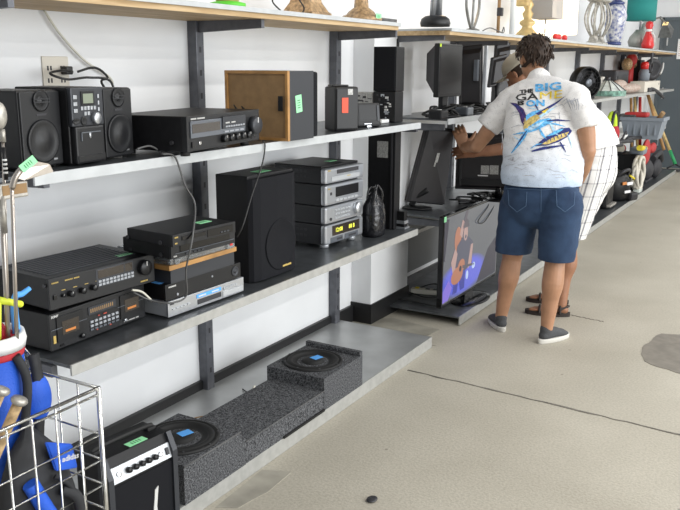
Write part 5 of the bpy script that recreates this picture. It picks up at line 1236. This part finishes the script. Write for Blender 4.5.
def hand(b, wrist, d, up, s=1.0, side=1, curl=(.35, .4, .45, .5), thumb_up=.8, spread=.45, L0=.075):
    """palm + four unequal fingers + thumb, d = pointing direction, up = back-of-hand normal"""
    d = Vector(d).normalized(); up = Vector(up); up = (up - d * up.dot(d)).normalized(); r = d.cross(up) * side
    w = Vector(wrist); pc = w + d * L0 * s
    capsule_rings(b, [w - d * .02, w + d * .03 * s, pc], [(.024 * s, .017 * s), (.036 * s, .014 * s), (.037 * s, .012 * s)], 16, ref=r)
    for k, (off, ln) in enumerate(((-.030, .070), (-.010, .080), (.010, .074), (.029, .058))):
        base = pc + r * off * s - d * .012 * s; dirn = (d + r * off * spread * 30 * .03).normalized(); c = curl[k]
        d1 = (dirn * math.cos(c * .4) - up * math.sin(c * .4)); d2 = (dirn * math.cos(c * 1.2) - up * math.sin(c * 1.2)); d3 = (dirn * math.cos(c * 2) - up * math.sin(c * 2))
        q1 = base + d1 * ln * .58 * s; q2 = q1 + d2 * ln * .38 * s; q3 = q2 + d3 * ln * .28 * s
        capsule_rings(b, [base, q1, q2, q3], [.0095 * s, .0088 * s, .008 * s, .0068 * s], 12, ref=r)
    tb_ = w + d * .022 * s - r * .030 * s; td = (d * .55 - r * thumb_up).normalized()
    q1 = tb_ + td * .038 * s; q2 = q1 + (td + d * .35).normalized() * .032 * s
    capsule_rings(b, [w + d * .01 * s - r * .01 * s, tb_, q1, q2], [.013 * s, .0125 * s, .0105 * s, .0085 * s], 12, ref=up)
def head_shapes(b, c, fwd, up, s=1.0):
    """skull, jaw, nose, ears, neck stub. c = head centre"""
    fwd = Vector(fwd).normalized(); up = Vector(up); up = (up - fwd * up.dot(fwd)).normalized(); rt = fwd.cross(up)
    M3 = Matrix((( rt.x, fwd.x, up.x, c.x), (rt.y, fwd.y, up.y, c.y), (rt.z, fwd.z, up.z, c.z), (0, 0, 0, 1)))
    b.sph((0, -.01, .025), .09 * s, sc=(.84, 1.06, 1.0), mx=M3, u=28, v=18)
    b.sph((0, .025, -.035), .07 * s, sc=(.85, .95, 1.08), mx=M3, u=24, v=16)
    b.sph((0, .045, -.085), .035 * s, sc=(.95, .9, .8), mx=M3)
    b.sph((0, .093, -.02), .013 * s, sc=(.9, 1.1, 1.9), mx=M3); b.sph((0, .104, -.033), .012 * s, sc=(1.2, .9, .8), mx=M3)
    b.sph((0, .088, -.064), .010 * s, sc=(2.1, .8, .7), mx=M3)
    for sg in (-1, 1):
        b.sph((sg * .032, .078, .012), .014 * s, sc=(1.3, .7, .6), mx=M3)
        b.sph((sg * .077, -.006, -.012), .02 * s, sc=(.45, .75, 1.35), mx=M3 @ Matrix.Rotation(sg * .2, 4, 'Z'))
    return M3
def eyes(M3, parent):
    b = MB()
    for sg in (-1, 1): b.sph((sg * .032, .083, .002), .0105, mx=M3); b.sph((sg * .032, .0915, .002), .0045, mx=M3, mi=1)
    b.build('eyes', ['white_plastic', 'ink'], parent)
    b = MB(); b.sph((0, .0965, -.064), .008, sc=(2.3, .3, .45), mx=M3); b.build('lips', 'red_print' if 0 else 'skin_tan', parent)

# ---- man in the fishing shirt, seen from behind, leaning toward the shelf
P1Y = 4.62
t1 = thing('person', 'dark-haired person in white fish-print t-shirt and denim shorts, seen from behind', 'person', (-1.33, 4.62, 0))
O1 = Vector((-1.33, 4.62, 0))
def A(px, py, y): return at(px, py, y=y) - O1
fw = Vector((-.36, .93, 0)).normalized(); rr = Vector((.93, .36, 0))
pel = A(541, 196, 4.64); che = A(540, 132, 4.74); nkb = A(541, 86, 4.84); hd = A(533.5, 59.5, 4.93)
shL = A(508, 104, 4.82); shR = A(577, 102, 4.76)
b = MB()
capsule_rings(b, [pel + Vector((0, 0, -.02)), A(541, 165, 4.68), che, A(541, 103, 4.80)], [(.165, .12), (.155, .11), (.18, .12), (.17, .09)], 28, ref=rr)
capsule_rings(b, [A(541, 97, 4.83), nkb, hd + Vector((0, 0, -.05))], [(.075, .065), (.056, .058), (.055, .058)], 20, ref=rr)
capsule_rings(b, [shL, A(541, 104, 4.82), shR], [.062, .08, .062], 20, ref=(0, 0, 1))
# left arm reaching, right arm hanging
elL = A(477, 146, 4.77); wrL = A(464.5, 147, 4.90)
capsule_rings(b, [shL, A(495, 122, 4.78), elL], [.058, .052, .042], 18)
capsule_rings(b, [elL, (elL + wrL) / 2, wrL], [.043, .038, .027], 18)
elR = A(588, 150, 4.74); wrR = A(580, 180, 4.92)
capsule_rings(b, [shR, A(585, 126, 4.74), elR], [.060, .054, .044], 18)
capsule_rings(b, [elR, (elR + wrR) / 2 + Vector((.005, 0, 0)), wrR], [.046, .040, .028], 18)
hand(b, wrL, Vector((-.055, .03, .10)), Vector((.45, -.85, .1)), 1.12, side=-1, curl=(.35, .4, .45, .5), thumb_up=.9)
hand(b, wrR, Vector((-.06, .10, -.10)), Vector((.9, .1, .3)), 1.0, side=1)
# legs
hipL = A(521, 205, 4.67); hipR = A(561, 205, 4.62); knL = A(512, 258, 4.67); knR = A(555, 262, 4.60); anL = A(501, 318, 4.66); anR = A(546.5, 330, 4.57)
anL.z = .085; anR.z = .085
for hp, kn, an in ((hipL, knL, anL), (hipR, knR, anR)):
    capsule_rings(b, [hp, (hp + kn) / 2, kn], [.095, .082, .060], 20)
    capsule_rings(b, [kn, kn + (an - kn) * .3 - fw * .018, kn + (an - kn) * .6 - fw * .006, an], [.058, .063, .048, .036], 20)
toL = Vector((-.55, .8, 0)).normalized(); toR = Vector((.25, .95, 0)).normalized()
toR = Vector((.42, .9, 0)).normalized(); toL = Vector((-.6, .8, 0)).normalized()
for an, td in ((anL, toL), (anR, toR)):
    capsule_rings(b, [an + Vector((0, 0, -.02)), an + td * .05 + Vector((0, 0, -.035)), an + td * .13 + Vector((0, 0, -.05))], [.034, .03, .022], 14)
hup = Vector((-.28, .42, .86)); hfw = Vector((-.62, .60, -.50))
M3 = head_shapes(b, hd, hfw, hup, 1.05) @ Matrix.Scale(1.07, 4)
body = fuse(b, 'body', 'skin', t1, .0042, 3)
eyes(M3, t1)
# hair: scalp shell + locks
b = MB(); 
bs2 = bmesh.new(); bmesh.ops.create_uvsphere(bs2, u_segments=48, v_segments=30, radius=.1)
for v in bs2.verts:
    c = v.co.normalized(); nz = noise.noise(c * 5) * .5 + noise.noise(c * 13) * .35
    r_ = .1015 + .006 * nz
    v.co = Vector((c.x * r_ * .88, c.y * r_ * 1.10 - .012, c.z * r_ * 1.04 + .030))
kill = [v for v in bs2.verts if (v.co.z < -.068 - .02 * math.sin(v.co.x * 60)) or (v.co.y > .045 and v.co.z < .055) or (abs(v.co.x) > .070 and v.co.z < .0 and v.co.y > -.03)]
bmesh.ops.delete(bs2, geom=kill, context='VERTS'); b.add(bs2, 0, M3, True)
random.seed(9)
for k in range(420):
    th = random.uniform(0, 2 * PI); ph = math.acos(random.uniform(-.85, 1)); c = Vector((math.sin(ph) * math.cos(th), math.sin(ph) * math.sin(th), math.cos(ph)))
    if c.y > .45 and c.z < .45: continue
    if abs(c.x) > .6 and c.z < -.15 and c.y > -.15: continue
    if c.z < -.45 and c.y > -.35: continue
    base = Vector((c.x * .088, c.y * .109 - .012, c.z * .104 + .03)); crown = Vector((.01, -.04, .135))
    tan = (base - crown); tan = (tan - c * tan.dot(c)); 
    if tan.length < .01: tan = Vector((random.uniform(-1, 1), random.uniform(-1, 1), 0))
    tan.normalize(); tan = (tan + Vector((random.uniform(-.5, .5), random.uniform(-.5, .5), random.uniform(-.3, .3)))).normalized()
    ln = random.uniform(.018, .038)
    b.tube([base - c * .004, base + tan * ln * .5 + c * .006, base + tan * ln + c * .003 - Vector((0, 0, .004))], .006, seg=5, mx=M3, r2=.0012, sm=2)
b.build('hair', 'hair_brown', t1)
# shirt
def tee_material():
    m = mat('tee_print', (.78, .77, .76), .85, bump=.15, bs=250)
    nt = m.node_tree; b = nt.nodes['Principled BSDF']; tc = nt.nodes.new('ShaderNodeTexCoord'); L = nt.links.new
    sp = nt.nodes.new('ShaderNodeSeparateXYZ'); L(tc.outputs['Object'], sp.inputs[0])
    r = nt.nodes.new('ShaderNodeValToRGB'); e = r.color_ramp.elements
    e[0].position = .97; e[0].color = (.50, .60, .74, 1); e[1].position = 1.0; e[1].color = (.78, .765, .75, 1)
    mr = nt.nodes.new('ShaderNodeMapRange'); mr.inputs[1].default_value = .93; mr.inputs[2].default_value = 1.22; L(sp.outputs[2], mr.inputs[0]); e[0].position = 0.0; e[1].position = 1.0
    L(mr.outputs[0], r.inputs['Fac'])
    n = nt.nodes.new('ShaderNodeTexNoise'); n.inputs['Scale'].default_value = 9; n.inputs['Detail'].default_value = 4; n.inputs['Distortion'].default_value = 2.2; L(tc.outputs['Object'], n.inputs['Vector'])
    # thin sketchy contour lines where the noise crosses fixed levels
    ml = nt.nodes.new('ShaderNodeMath'); ml.operation = 'MULTIPLY'; ml.inputs[1].default_value = 9; L(n.outputs['Fac'], ml.inputs[0])
    fr = nt.nodes.new('ShaderNodeMath'); fr.operation = 'FRACT'; L(ml.outputs[0], fr.inputs[0])
    r2 = nt.nodes.new('ShaderNodeValToRGB'); e2 = r2.color_ramp.elements; e2[0].position = .0; e2[0].color = (.30, .30, .33, 1); e2[1].position = .10; e2[1].color = (1, 1, 1, 1); L(fr.outputs[0], r2.inputs['Fac'])
    mx = nt.nodes.new('ShaderNodeMix'); mx.data_type = 'RGBA'; mx.blend_type = 'MULTIPLY'; mx.inputs[0].default_value = .6; L(r.outputs['Color'], mx.inputs[6]); L(r2.outputs['Color'], mx.inputs[7]); L(mx.outputs[2], b.inputs['Base Color'])
tee_material()
b = MB()
capsule_rings(b, [A(541, 180, 4.655), A(543, 160, 4.68), A(543, 130, 4.745), A(541, 104, 4.805)], [(.236, .165), (.232, .150), (.228, .145), (.20, .115)], 32, ref=rr)
capsule_rings(b, [A(510, 101, 4.82), A(541, 91, 4.83), A(576, 98, 4.765)], [.080, .092, .082], 20, ref=(0, 0, 1))
capsule_rings(b, [A(541, 97, 4.82), A(539, 79.5, 4.855)], [(.095, .082), (.070, .070)], 20, ref=rr)
slL = A(489, 121, 4.785); slR = A(587, 122, 4.745)
sleeve(b, [A(508, 106, 4.82), A(498, 115, 4.80), A(487.5, 128, 4.777)], [.085, .084, .078])
sleeve(b, [A(576, 104, 4.765), A(583, 113, 4.75), A(586.5, 128, 4.743)], [.082, .080, .076])
cutz = A(541, 184, 4.65)
dL = (A(484, 132, 4.772) - A(498, 115, 4.80)).normalized(); dR = (A(587, 134, 4.742) - A(583, 113, 4.75)).normalized()
shirt = fuse(b, 't_shirt', 'tee_print', t1, .009, 8, wr=.0035, ws=11)
bm = bmesh.new(); bm.from_mesh(shirt.data)
def cutpart(test, co, no):
    g = [f for f in bm.faces if test(f.calc_center_median())]
    vs = set(v for f in g for v in f.verts); es = set(e for f in g for e in f.edges)
    bmesh.ops.bisect_plane(bm, geom=list(vs) + list(es) + g, plane_co=co, plane_no=no, clear_outer=True)
cutpart(lambda c: c.z < cutz.z + .2 and (c - pel).xy.length < .30, cutz + Vector((0, 0, -.0)), Vector((0, 0, -1)))
0 and cutpart(lambda c: (c - A(486, 130, 4.775)).length < .16, A(488.5, 127, 4.78), dL)
0 and cutpart(lambda c: (c - A(587, 134, 4.742)).length < .16 and (c - A(587, 134, 4.742)).dot(Vector((1, 0, 0))) > -.085, A(586.5, 126, 4.743), dR)
bm.to_mesh(shirt.data); bm.free()
sd = shirt.modifiers.new('th', 'SOLIDIFY'); sd.thickness = .004; sd.offset = -1
# printed design, laid on the back of the shirt
bmt = bmesh.new(); bmt.from_mesh(shirt.data); bvh = BVHTree.FromBMesh(bmt)
pc = A(541, 130, 4.50); ur = Vector((.925, .38, 0)).normalized(); nb = Vector((-.36, .90, -.23)).normalized(); ur = (ur - nb * ur.dot(nb)).normalized(); uv_ = ur.cross(nb)
if uv_.z < 0: uv_ = -uv_
def on_shirt(t_, m, name, u0, v0, off=.0022):
    me_edges = True
    bmesh.ops.triangulate(t_, faces=t_.faces[:])
    for _ in range(5):
        ee = [e for e in t_.edges if e.calc_length() > .012]
        if not ee: break
        bmesh.ops.subdivide_edges(t_, edges=ee, cuts=1); bmesh.ops.triangulate(t_, faces=[f for f in t_.faces if len(f.verts) > 3])
    for v in t_.verts:
        o_ = pc + ur * (v.co.x + u0) + uv_ * (v.co.y + v0) - nb * .0
        h = bvh.ray_cast(o_, nb, 1.0)
        v.co = (h[0] if h[0] else o_ + nb * .2) - nb * off
    b = MB(); b.add(t_, 0); return b.build(name, m, t1)
for nm, c_ in (('print_black', (.02, .02, .02)), ('print_sky', (.12, .42, .78)), ('print_yellow', (.85, .58, .04)), ('print_navy', (.02, .03, .16)), ('print_purple', (.06, .03, .14)), ('print_teal', (.22, .45, .48)), ('print_ochre', (.55, .42, .14)), ('print_pale', (.42, .62, .85)), ('print_faint', (.42, .43, .47))):
    mat(nm, c_, .8, var=.35, vs=70)
PXM = 1 / 173.0
def sv(px, py): return ((px - 541) * PXM, (130 - py) * PXM)
def word(s, px, py, h, m, wpx=None, bold=.002, off=.0044):
    tb = text_bm(s, h * PXM * 1.38, bold, 0.0)
    xs = [v.co.x for v in tb.verts]; w_ = (max(xs) - min(xs)) if xs else 1
    sc = (wpx * PXM / w_) if wpx else 1; m0 = min(xs)
    for v in tb.verts: v.co.x = (v.co.x - m0) * sc
    u, v_ = sv(px, py); on_shirt(tb, m, 'shirt_lettering', u, v_, off)
word('THE', 522, 87.2, 4.2, 'print_black', 13); word('BIG', 537, 86, 8.2, 'print_sky', 24, .0022)
word('GA', 518, 95.2, 7.6, 'print_black', 22, .0008); word('ME', 541.5, 94.4, 7.8, 'print_yellow', 20.5, .0)
word('IS', 520, 100, 4.0, 'print_black', 6.5); word('ON', 528, 102.2, 6.8, 'print_sky', 18, .002)
def patch(poly, m, off=.003):
    t_ = bmesh.new(); t_.faces.new([t_.verts.new((*sv(*p), 0)) for p in poly]); on_shirt(t_, m, 'shirt_design', 0, 0, off)
def stroke(pts, w, m, off=.0034):
    L1 = []; L2 = []
    for i, p in enumerate(pts):
        q = pts[min(i + 1, len(pts) - 1)]; r = pts[max(i - 1, 0)]; dx, dy = q[0] - r[0], q[1] - r[1]; l = math.hypot(dx, dy) or 1
        ww = w * (1 - .8 * abs(2 * i / (len(pts) - 1) - .8) / 1.2) / 2; L1.append((p[0] - dy / l * ww, p[1] + dx / l * ww)); L2.append((p[0] + dy / l * ww, p[1] - dx / l * ww))
    patch(L1 + L2[::-1], m, off)
# tail fin, head and long bill of the marlin
patch([(512, 95.5), (519, 98), (526, 105), (528.5, 113), (526, 123), (523.5, 118), (521.5, 109), (518, 102)], 'print_purple')
patch([(514, 97.5), (520, 100), (525, 106.5), (526.5, 113), (522, 105)], 'print_navy', .0036)
patch([(527, 114), (533, 110), (541, 108.5), (547, 107), (543, 113), (537, 119), (531, 125), (526, 126), (525.5, 120)], 'print_ochre')
patch([(528, 112), (534, 108), (543, 106), (538, 111), (532, 114), (528, 118)], 'print_sky', .0036)
patch([(537, 110.5), (545, 105.5), (556, 98.5), (565.5, 93), (557, 100), (547, 107.5), (540, 112)], 'print_navy', .0038)
patch([(540, 113), (548, 107.5), (558, 102), (549, 110), (542, 115)], 'print_pale', .0038)
patch([(543, 108.5), (550, 104), (546, 110)], 'print_yellow', .004)
# fins and legs of spray
patch([(526, 127), (533, 122), (541, 117), (550, 115), (555, 118), (547, 123), (538, 128), (531, 130)], 'print_sky')
patch([(529, 126), (538, 121), (546, 118), (540, 124), (533, 128)], 'print_pale', .0036)
stroke([(530, 127), (526, 134), (521, 142), (515, 150)], 4.5, 'print_sky'); stroke([(529, 128), (524, 136), (518, 145)], 1.8, 'print_navy', .0038)
stroke([(531, 129), (524, 130), (516, 131)], 2.2, 'print_sky'); stroke([(517, 133), (522, 137), (528, 138)], 1.6, 'print_pale')
stroke([(548, 118), (558, 117), (571, 117)], 2.4, 'print_navy', .0036); stroke([(546, 121), (556, 121), (566, 123)], 2.0, 'print_sky', .0034)
stroke([(541, 126), (544, 132), (548, 137)], 3.0, 'print_sky'); stroke([(551, 120), (555, 128), (560, 134)], 3.2, 'print_pale')
# second striped fish below
patch([(537, 144), (544, 137), (553, 130), (562, 125), (570, 124), (573, 127), (569, 133), (560, 139), (549, 143)], 'print_navy')
patch([(543, 142), (552, 136), (562, 131), (570, 128), (567, 133), (558, 138), (549, 142)], 'print_ochre', .0036)
patch([(547, 134), (556, 128), (565, 125), (561, 129), (553, 133)], 'print_sky', .0036)
for k in range(6): stroke([(547 + k * 3.6, 135.5 - k * 1.5), (548 + k * 3.6, 138 - k * 1.2), (548.5 + k * 3.6, 141 - k * 1.6)], 1.1, 'print_navy', .0042)
stroke([(534, 149), (545, 146), (556, 144), (566, 142)], 3.2, 'print_navy'); stroke([(533, 146), (539, 142), (545, 141)], 1.6, 'print_sky')
stroke([(561, 139), (564, 144), (567, 149)], 2.2, 'print_navy'); stroke([(568, 130), (571, 137), (573, 145)], 1.8, 'print_pale')
stroke([(534, 97), (538, 103), (541, 110)], 1.8, 'print_navy'); stroke([(530, 104), (536, 105), (542, 104)], 1.4, 'print_pale')
# fine sketch lines and pale map shape
for k in range(5): stroke([(562 + k * 2.6, 99 + (k % 2) * 2), (566 + k * 2.4, 96 + (k % 3)), (569 + k * 2.1, 103 - (k % 2)), (571 + k * 1.5, 108)], 1.2, 'print_faint', .0028)
random.seed(31)
for k in range(34):
    x = random.uniform(508, 574); y = random.choice((random.uniform(150, 176), random.uniform(108, 176), random.uniform(90, 150)))
    stroke([(x, y), (x + random.uniform(2, 5), y + random.uniform(-2.5, 1.5)), (x + random.uniform(6, 10), y + random.uniform(-2, 3)), (x + random.uniform(10, 15), y + random.uniform(-3, 3))], .7, 'print_faint', .0026)
for (x, y) in ((556, 112), (560, 108), (506, 128)): stroke([(x, y), (x + .5, y + 8), (x, y + 17)], .9, 'print_faint', .0026)
# denim shorts
b = MB()
capsule_rings(b, [A(541, 186, 4.65), A(541, 196, 4.65), A(541, 207, 4.655)], [(.212, .135), (.222, .14), (.205, .13)], 32, ref=rr)
for hp, kn, s_ in ((A(520, 205, 4.67), A(511.5, 262, 4.675), 1), (A(562, 205, 4.62), A(555.5, 266, 4.61), 1)):
    capsule_rings(b, [hp, (hp + kn) / 2, kn], [(.122, .125), (.115, .118), (.102, .108)], 26, ref=rr)
sh = fuse(b, 'denim_shorts', 'denim', t1, .009, 6, wr=.003, ws=9)
bm = bmesh.new(); bm.from_mesh(sh.data)
hz_ = A(512, 252, 4.6).z
bmesh.ops.bisect_plane(bm, geom=bm.verts[:] + bm.edges[:] + bm.faces[:], plane_co=(0, 0, hz_ - .012), plane_no=(0, 0, -1), clear_outer=True)
bmesh.ops.bisect_plane(bm, geom=bm.verts[:] + bm.edges[:] + bm.faces[:], plane_co=(0, 0, A(541, 180, 4.65).z), plane_no=(0, 0, 1), clear_outer=True)
bm.to_mesh(sh.data)
bvs = BVHTree.FromBMesh(bm)
def seam(pts, nm):
    b = MB(); L_ = []
    for k in range(len(pts) - 1):
        for j in range(8):
            u = j / 8; px = pts[k][0] * (1 - u) + pts[k + 1][0] * u; py = pts[k][1] * (1 - u) + pts[k + 1][1] * u
            o_ = A(px, py, 4.3); d = A(px, py, 4.9) - o_; d.normalize(); h = bvs.ray_cast(o_, d, 1.0)
            if h[0]: L_.append(h[0] - d * .001)
    if len(L_) > 2: b.tube(L_, .0022, seg=5); b.build(nm, 'denim_seam', t1)
seam([(541, 186), (541, 216)], 'seam')
seam([(508, 190), (509, 205), (517, 212), (526, 206), (527, 190)], 'pocket_stitching')
seam([(556, 190), (557, 206), (565, 212), (574, 205), (575, 190)], 'pocket_stitching')
seam([(501, 188), (541, 190), (581, 187)], 'seam')
bm.free()
sd = sh.modifiers.new('th', 'SOLIDIFY'); sd.thickness = .004; sd.offset = -1
def shoe(par, an, td, O):
    heel = Vector((an.x, an.y, 0)) - td * .055; rt_ = Vector((td.y, -td.x, 0))
    def prof(s_, w0):  # outline of a sole
        pts = []
        for k in range(28):
            a_ = 2 * PI * k / 28; x = math.cos(a_); y = math.sin(a_)
            w_ = w0 * (.038 + .012 * (x + 1) / 2 * 1.0); pts.append(heel + td * (.122 + .13 * x) + rt_ * y * w_ * s_)
        return pts
    b = MB(); b.rings([[p + Vector((0, 0, z)) for p in prof(s_, 1.0)] for z, s_ in ((0, .92), (.006, 1.0), (.022, 1.02), (.030, .97))]); b.build('shoe_sole', 'sole_white', o_s)
    b = MB()
    capsule_rings(b, [heel + td * .035 + Vector((0, 0, .045)), heel + td * .10 + Vector((0, 0, .052)), heel + td * .18 + Vector((0, 0, .038)), heel + td * .222 + Vector((0, 0, .03))], [(.033, .030), (.038, .038), (.042, .026), (.032, .014)], 20, ref=rt_)
    capsule_rings(b, [heel + td * .055 + Vector((0, 0, .05)), heel + td * .052 + Vector((0, 0, .085))], [(.034, .040), (.036, .040)], 18, ref=rt_)
    fuse(b, 'shoe_upper', 'shoe_knit', o_s, .006, 4)
for an, td in ((anL, toL), (anR, toR)):
    o_s = bpy.data.objects.new('shoe', None); COL.objects.link(o_s); o_s.parent = t1
    shoe(t1, an, td, O1)

# ---- second man: cap, white t-shirt, plaid shorts, sandals, bending toward the shelf
t2 = thing('person', 'person in beige cap, plain white t-shirt, plaid shorts and sandals, bending over behind', 'person', (-1.2, 5.3, 0))
O2 = Vector((-1.2, 5.3, 0))
def B(px, py, y): return at(px, py, y=y) - O2
pel = B(594, 166, 5.35); sho = B(545, 108, 5.32); hd = B(519.5, 72, 5.22); nk = B(532, 90, 5.26)
yy = Vector((0, 1, 0))
b = MB()
capsule_rings(b, [pel, B(584, 142, 5.35), B(562, 120, 5.34), sho], [(.155, .12), (.15, .125), (.17, .12), (.16, .09)], 26, ref=yy)
capsule_rings(b, [sho, nk, hd], [(.07, .07), (.055, .058), (.05, .055)], 18, ref=yy)
shN = sho + Vector((.02, -.17, -.02)); shF = sho + Vector((.02, .17, -.02))
capsule_rings(b, [shN, sho, shF], [.058, .07, .058], 18)
elN = B(508, 148, 5.12); wrN = B(477, 152.5, 5.00)
capsule_rings(b, [shN, (shN + elN) / 2, elN], [.055, .048, .042], 18); capsule_rings(b, [elN, (elN + wrN) / 2, wrN], [.043, .038, .028], 18)
elF = shF + Vector((-.04, .03, -.27)); wrF = elF + Vector((-.05, .04, -.23))
capsule_rings(b, [shF, elF], [.055, .042], 18); capsule_rings(b, [elF, wrF], [.042, .028], 18)
hand(b, wrN, Vector((-.2, -.05, .0)), Vector((.25, -.8, .55)), 1.12, side=-1, curl=(.3, .35, .4, .5), thumb_up=.5)
hand(b, wrF, Vector((-.06, .0, -.2)), Vector((-.9, -.1, .2)), 1.0, side=-1)
anN = Vector((at(561, 308, y=5.14).x, 5.14, .075)) - O2; anF = Vector((at(560, 298, y=5.42).x, 5.42, .075)) - O2
knN = B(567, 244, 5.22); knF = B(565, 240, 5.42)
for hp, kn, an in ((pel + Vector((0, -.08, -.03)), knN, anN), (pel + Vector((0, .09, -.03)), knF, anF)):
    capsule_rings(b, [hp, (hp + kn) / 2, kn], [.095, .08, .058], 20)
    capsule_rings(b, [kn, kn + (an - kn) * .3 + Vector((.018, 0, 0)), kn + (an - kn) * .6, an], [.056, .060, .046, .036], 20)
td2 = Vector((-.97, -.25, 0)).normalized()
for an in (anN, anF):
    capsule_rings(b, [an + Vector((.02, 0, -.03)), an + td2 * .06 + Vector((0, 0, -.025)), an + td2 * .14 + Vector((0, 0, -.038))], [(.032, .03), (.038, .028), (.042, .016)], 16, ref=(0, 1, 0))
    for k in range(5):
        q = an + td2 * .15 + Vector((0, -.032 + .016 * k, -.040)); capsule_rings(b, [q, q + td2 * (.045 - .006 * abs(k - 1))], [.0095, .008], 10)
M4 = head_shapes(b, hd, Vector((-.80, .05, -.60)), Vector((-.58, 0, .80)), 1.0)
fuse(b, 'body', 'skin_tan', t2, .0045, 3)
eyes(M4, t2)
b = MB(); rg = []
for k in range(7):
    u = k / 6; z = .028 + .095 * math.sin(u * PI / 2); r_ = max(.004, math.cos(u * PI / 2) ** .75)
    rg.append([(.089 * r_ * math.cos(2 * PI * i / 36), .112 * r_ * math.sin(2 * PI * i / 36) - .010, z) for i in range(36)])
b.rings(rg, mx=M4); b.sph((0, -.01, .125), .008, mx=M4)
bp_ = [(-.078, .055), (-.07, .10), (-.045, .15), (0, .168), (.045, .15), (.07, .10), (.078, .055), (0, .085)]
b.rings([[(x, y, .035 - 3.5 * x * x) for x, y in bp_], [(x, y, .041 - 3.5 * x * x) for x, y in bp_]], mx=M4, smooth=False)
b.build('cap', 'cap_beige', t2)
b = MB()
bs2 = bmesh.new(); bmesh.ops.create_uvsphere(bs2, u_segments=30, v_segments=20, radius=.1)
for v in bs2.verts: c = v.co.normalized(); v.co = Vector((c.x * .080, c.y * .100 - .012, c.z * .094 + .02))
bmesh.ops.delete(bs2, geom=[v for v in bs2.verts if v.co.z < -.04 or v.co.z > .04 or v.co.y > .02], context='VERTS'); b.add(bs2, 0, M4, True); b.build('hair', 'hair_brown', t2)
b = MB(); 
capsule_rings(b, [B(596, 150, 5.35), B(586, 132, 5.35), B(566, 112, 5.34), B(547, 102, 5.32)], [(.185, .150), (.19, .155), (.20, .135), (.17, .11)], 28, ref=yy)
capsule_rings(b, [shN, sho, shF], [.078, .09, .078], 18); capsule_rings(b, [sho, nk + (sho - nk) * .5], [(.085, .085), (.07, .07)], 18, ref=yy)
capsule_rings(b, [shN, shN + (elN - shN) * .5], [.080, .074], 18); capsule_rings(b, [shF, shF + (elF - shF) * .55], [.080, .074], 18)
ts = fuse(b, 't_shirt', 'tee_white', t2, .010, 7, wr=.003, ws=9, cut=[(B(600, 147.5, 5.35), Vector((.25, 0, -1)).normalized())])
def plaid():
    m = mat('plaid', (.72, .71, .70), .85)
    nt = m.node_tree; b = nt.nodes['Principled BSDF']; tc = nt.nodes.new('ShaderNodeTexCoord'); L = nt.links.new
    sp = nt.nodes.new('ShaderNodeSeparateXYZ'); L(tc.outputs['Object'], sp.inputs[0])
    def mm(op, a_, b_): 
        n = nt.nodes.new('ShaderNodeMath'); n.operation = op
        for i, v in enumerate((a_, b_)):
            if isinstance(v, (int, float)): n.inputs[i].default_value = v
            else: L(v, n.inputs[i])
        return n.outputs[0]
    def line(src, per, w, sh=0.0):
        f = mm('FRACT', mm('MULTIPLY', mm('ADD', src, 10 + sh), 1 / per), 0); return mm('LESS_THAN', f, w)
    xs = mm('ADD', mm('ADD', mm('MULTIPLY', sp.outputs[0], .85), mm('MULTIPLY', sp.outputs[1], .5)), mm('MULTIPLY', sp.outputs[2], -.20))
    v1 = line(xs, .062, .17); v2 = line(xs, .062, .07, .018); h1 = line(sp.outputs[2], .085, .09)
    s_ = mm('MINIMUM', mm('ADD', mm('ADD', mm('MULTIPLY', v1, .75), mm('MULTIPLY', v2, .5)), mm('MULTIPLY', h1, .35)), 1.0)
    mx = nt.nodes.new('ShaderNodeMix'); mx.data_type = 'RGBA'; mx.inputs[6].default_value = (.74, .73, .71, 1); mx.inputs[7].default_value = (.10, .10, .13, 1); L(s_, mx.inputs[0]); L(mx.outputs[2], b.inputs['Base Color'])
plaid()
b = MB()
capsule_rings(b, [pel + Vector((.0, 0, .09)), pel + Vector((.005, 0, -.05))], [(.18, .135), (.18, .14)], 26, ref=yy)
for hp, kn in ((pel + Vector((0, -.09, -.05)), knN), (pel + Vector((0, .09, -.05)), knF)):
    capsule_rings(b, [hp, (hp + kn) / 2, kn + (hp - kn) * .0], [.120, .112, .098], 24)
fuse(b, 'plaid_shorts', 'plaid', t2, .010, 6, wr=.003, ws=8, cut=[(B(580, 236, 5.30), Vector((0, 0, -1))), (B(600, 143, 5.35), Vector((0, 0, 1)))])
for an in (anN, anF):
    o_s = bpy.data.objects.new('sandal', None); COL.objects.link(o_s); o_s.parent = t2
    heel = Vector((an.x, an.y, 0)) - td2 * .055; rt_ = Vector((td2.y, -td2.x, 0))
    sp_ = [heel + td2 * (.14 + .145 * math.cos(2 * PI * k / 30)) + rt_ * (.046 + .006 * math.cos(2 * PI * k / 30)) * math.sin(2 * PI * k / 30) for k in range(30)]
    b = MB(); b.rings([[p + Vector((0, 0, z)) for p in sp_] for z in (0, .028)], smooth=False); b.build('sandal_sole', 'sandal', o_s)
    b = MB()
    for f_, zz, ww in ((.06, .085, .044), (.13, .075, .048), (.19, .055, .052)):
        c_ = heel + td2 * f_; b.tube([c_ + rt_ * ww + Vector((0, 0, .02)), c_ + rt_ * ww * .75 + Vector((0, 0, zz * .8)), c_ + Vector((0, 0, zz + .004)), c_ - rt_ * ww * .75 + Vector((0, 0, zz * .8)), c_ - rt_ * ww + Vector((0, 0, .02))], .008, sm=4)
    c_ = heel + td2 * .01; b.tube([c_ + td2 * .06 + rt_ * .045 + Vector((0, 0, .05)), c_ - td2 * .002 + Vector((0, 0, .07)), c_ + td2 * .06 - rt_ * .045 + Vector((0, 0, .05))], .009, sm=4)
    b.build('sandal_straps', 'sandal', o_s)
# small dark fleck on the floor
a = at(372, 500, z=.002); b = MB(); b.sph((a.x, a.y, .006), .02, sc=(1, 1.3, .3)); tag(b.build('floor_pebble', 'metal_dark'), 'tiny dark pebble on the concrete near the bottom edge', 'pebble')
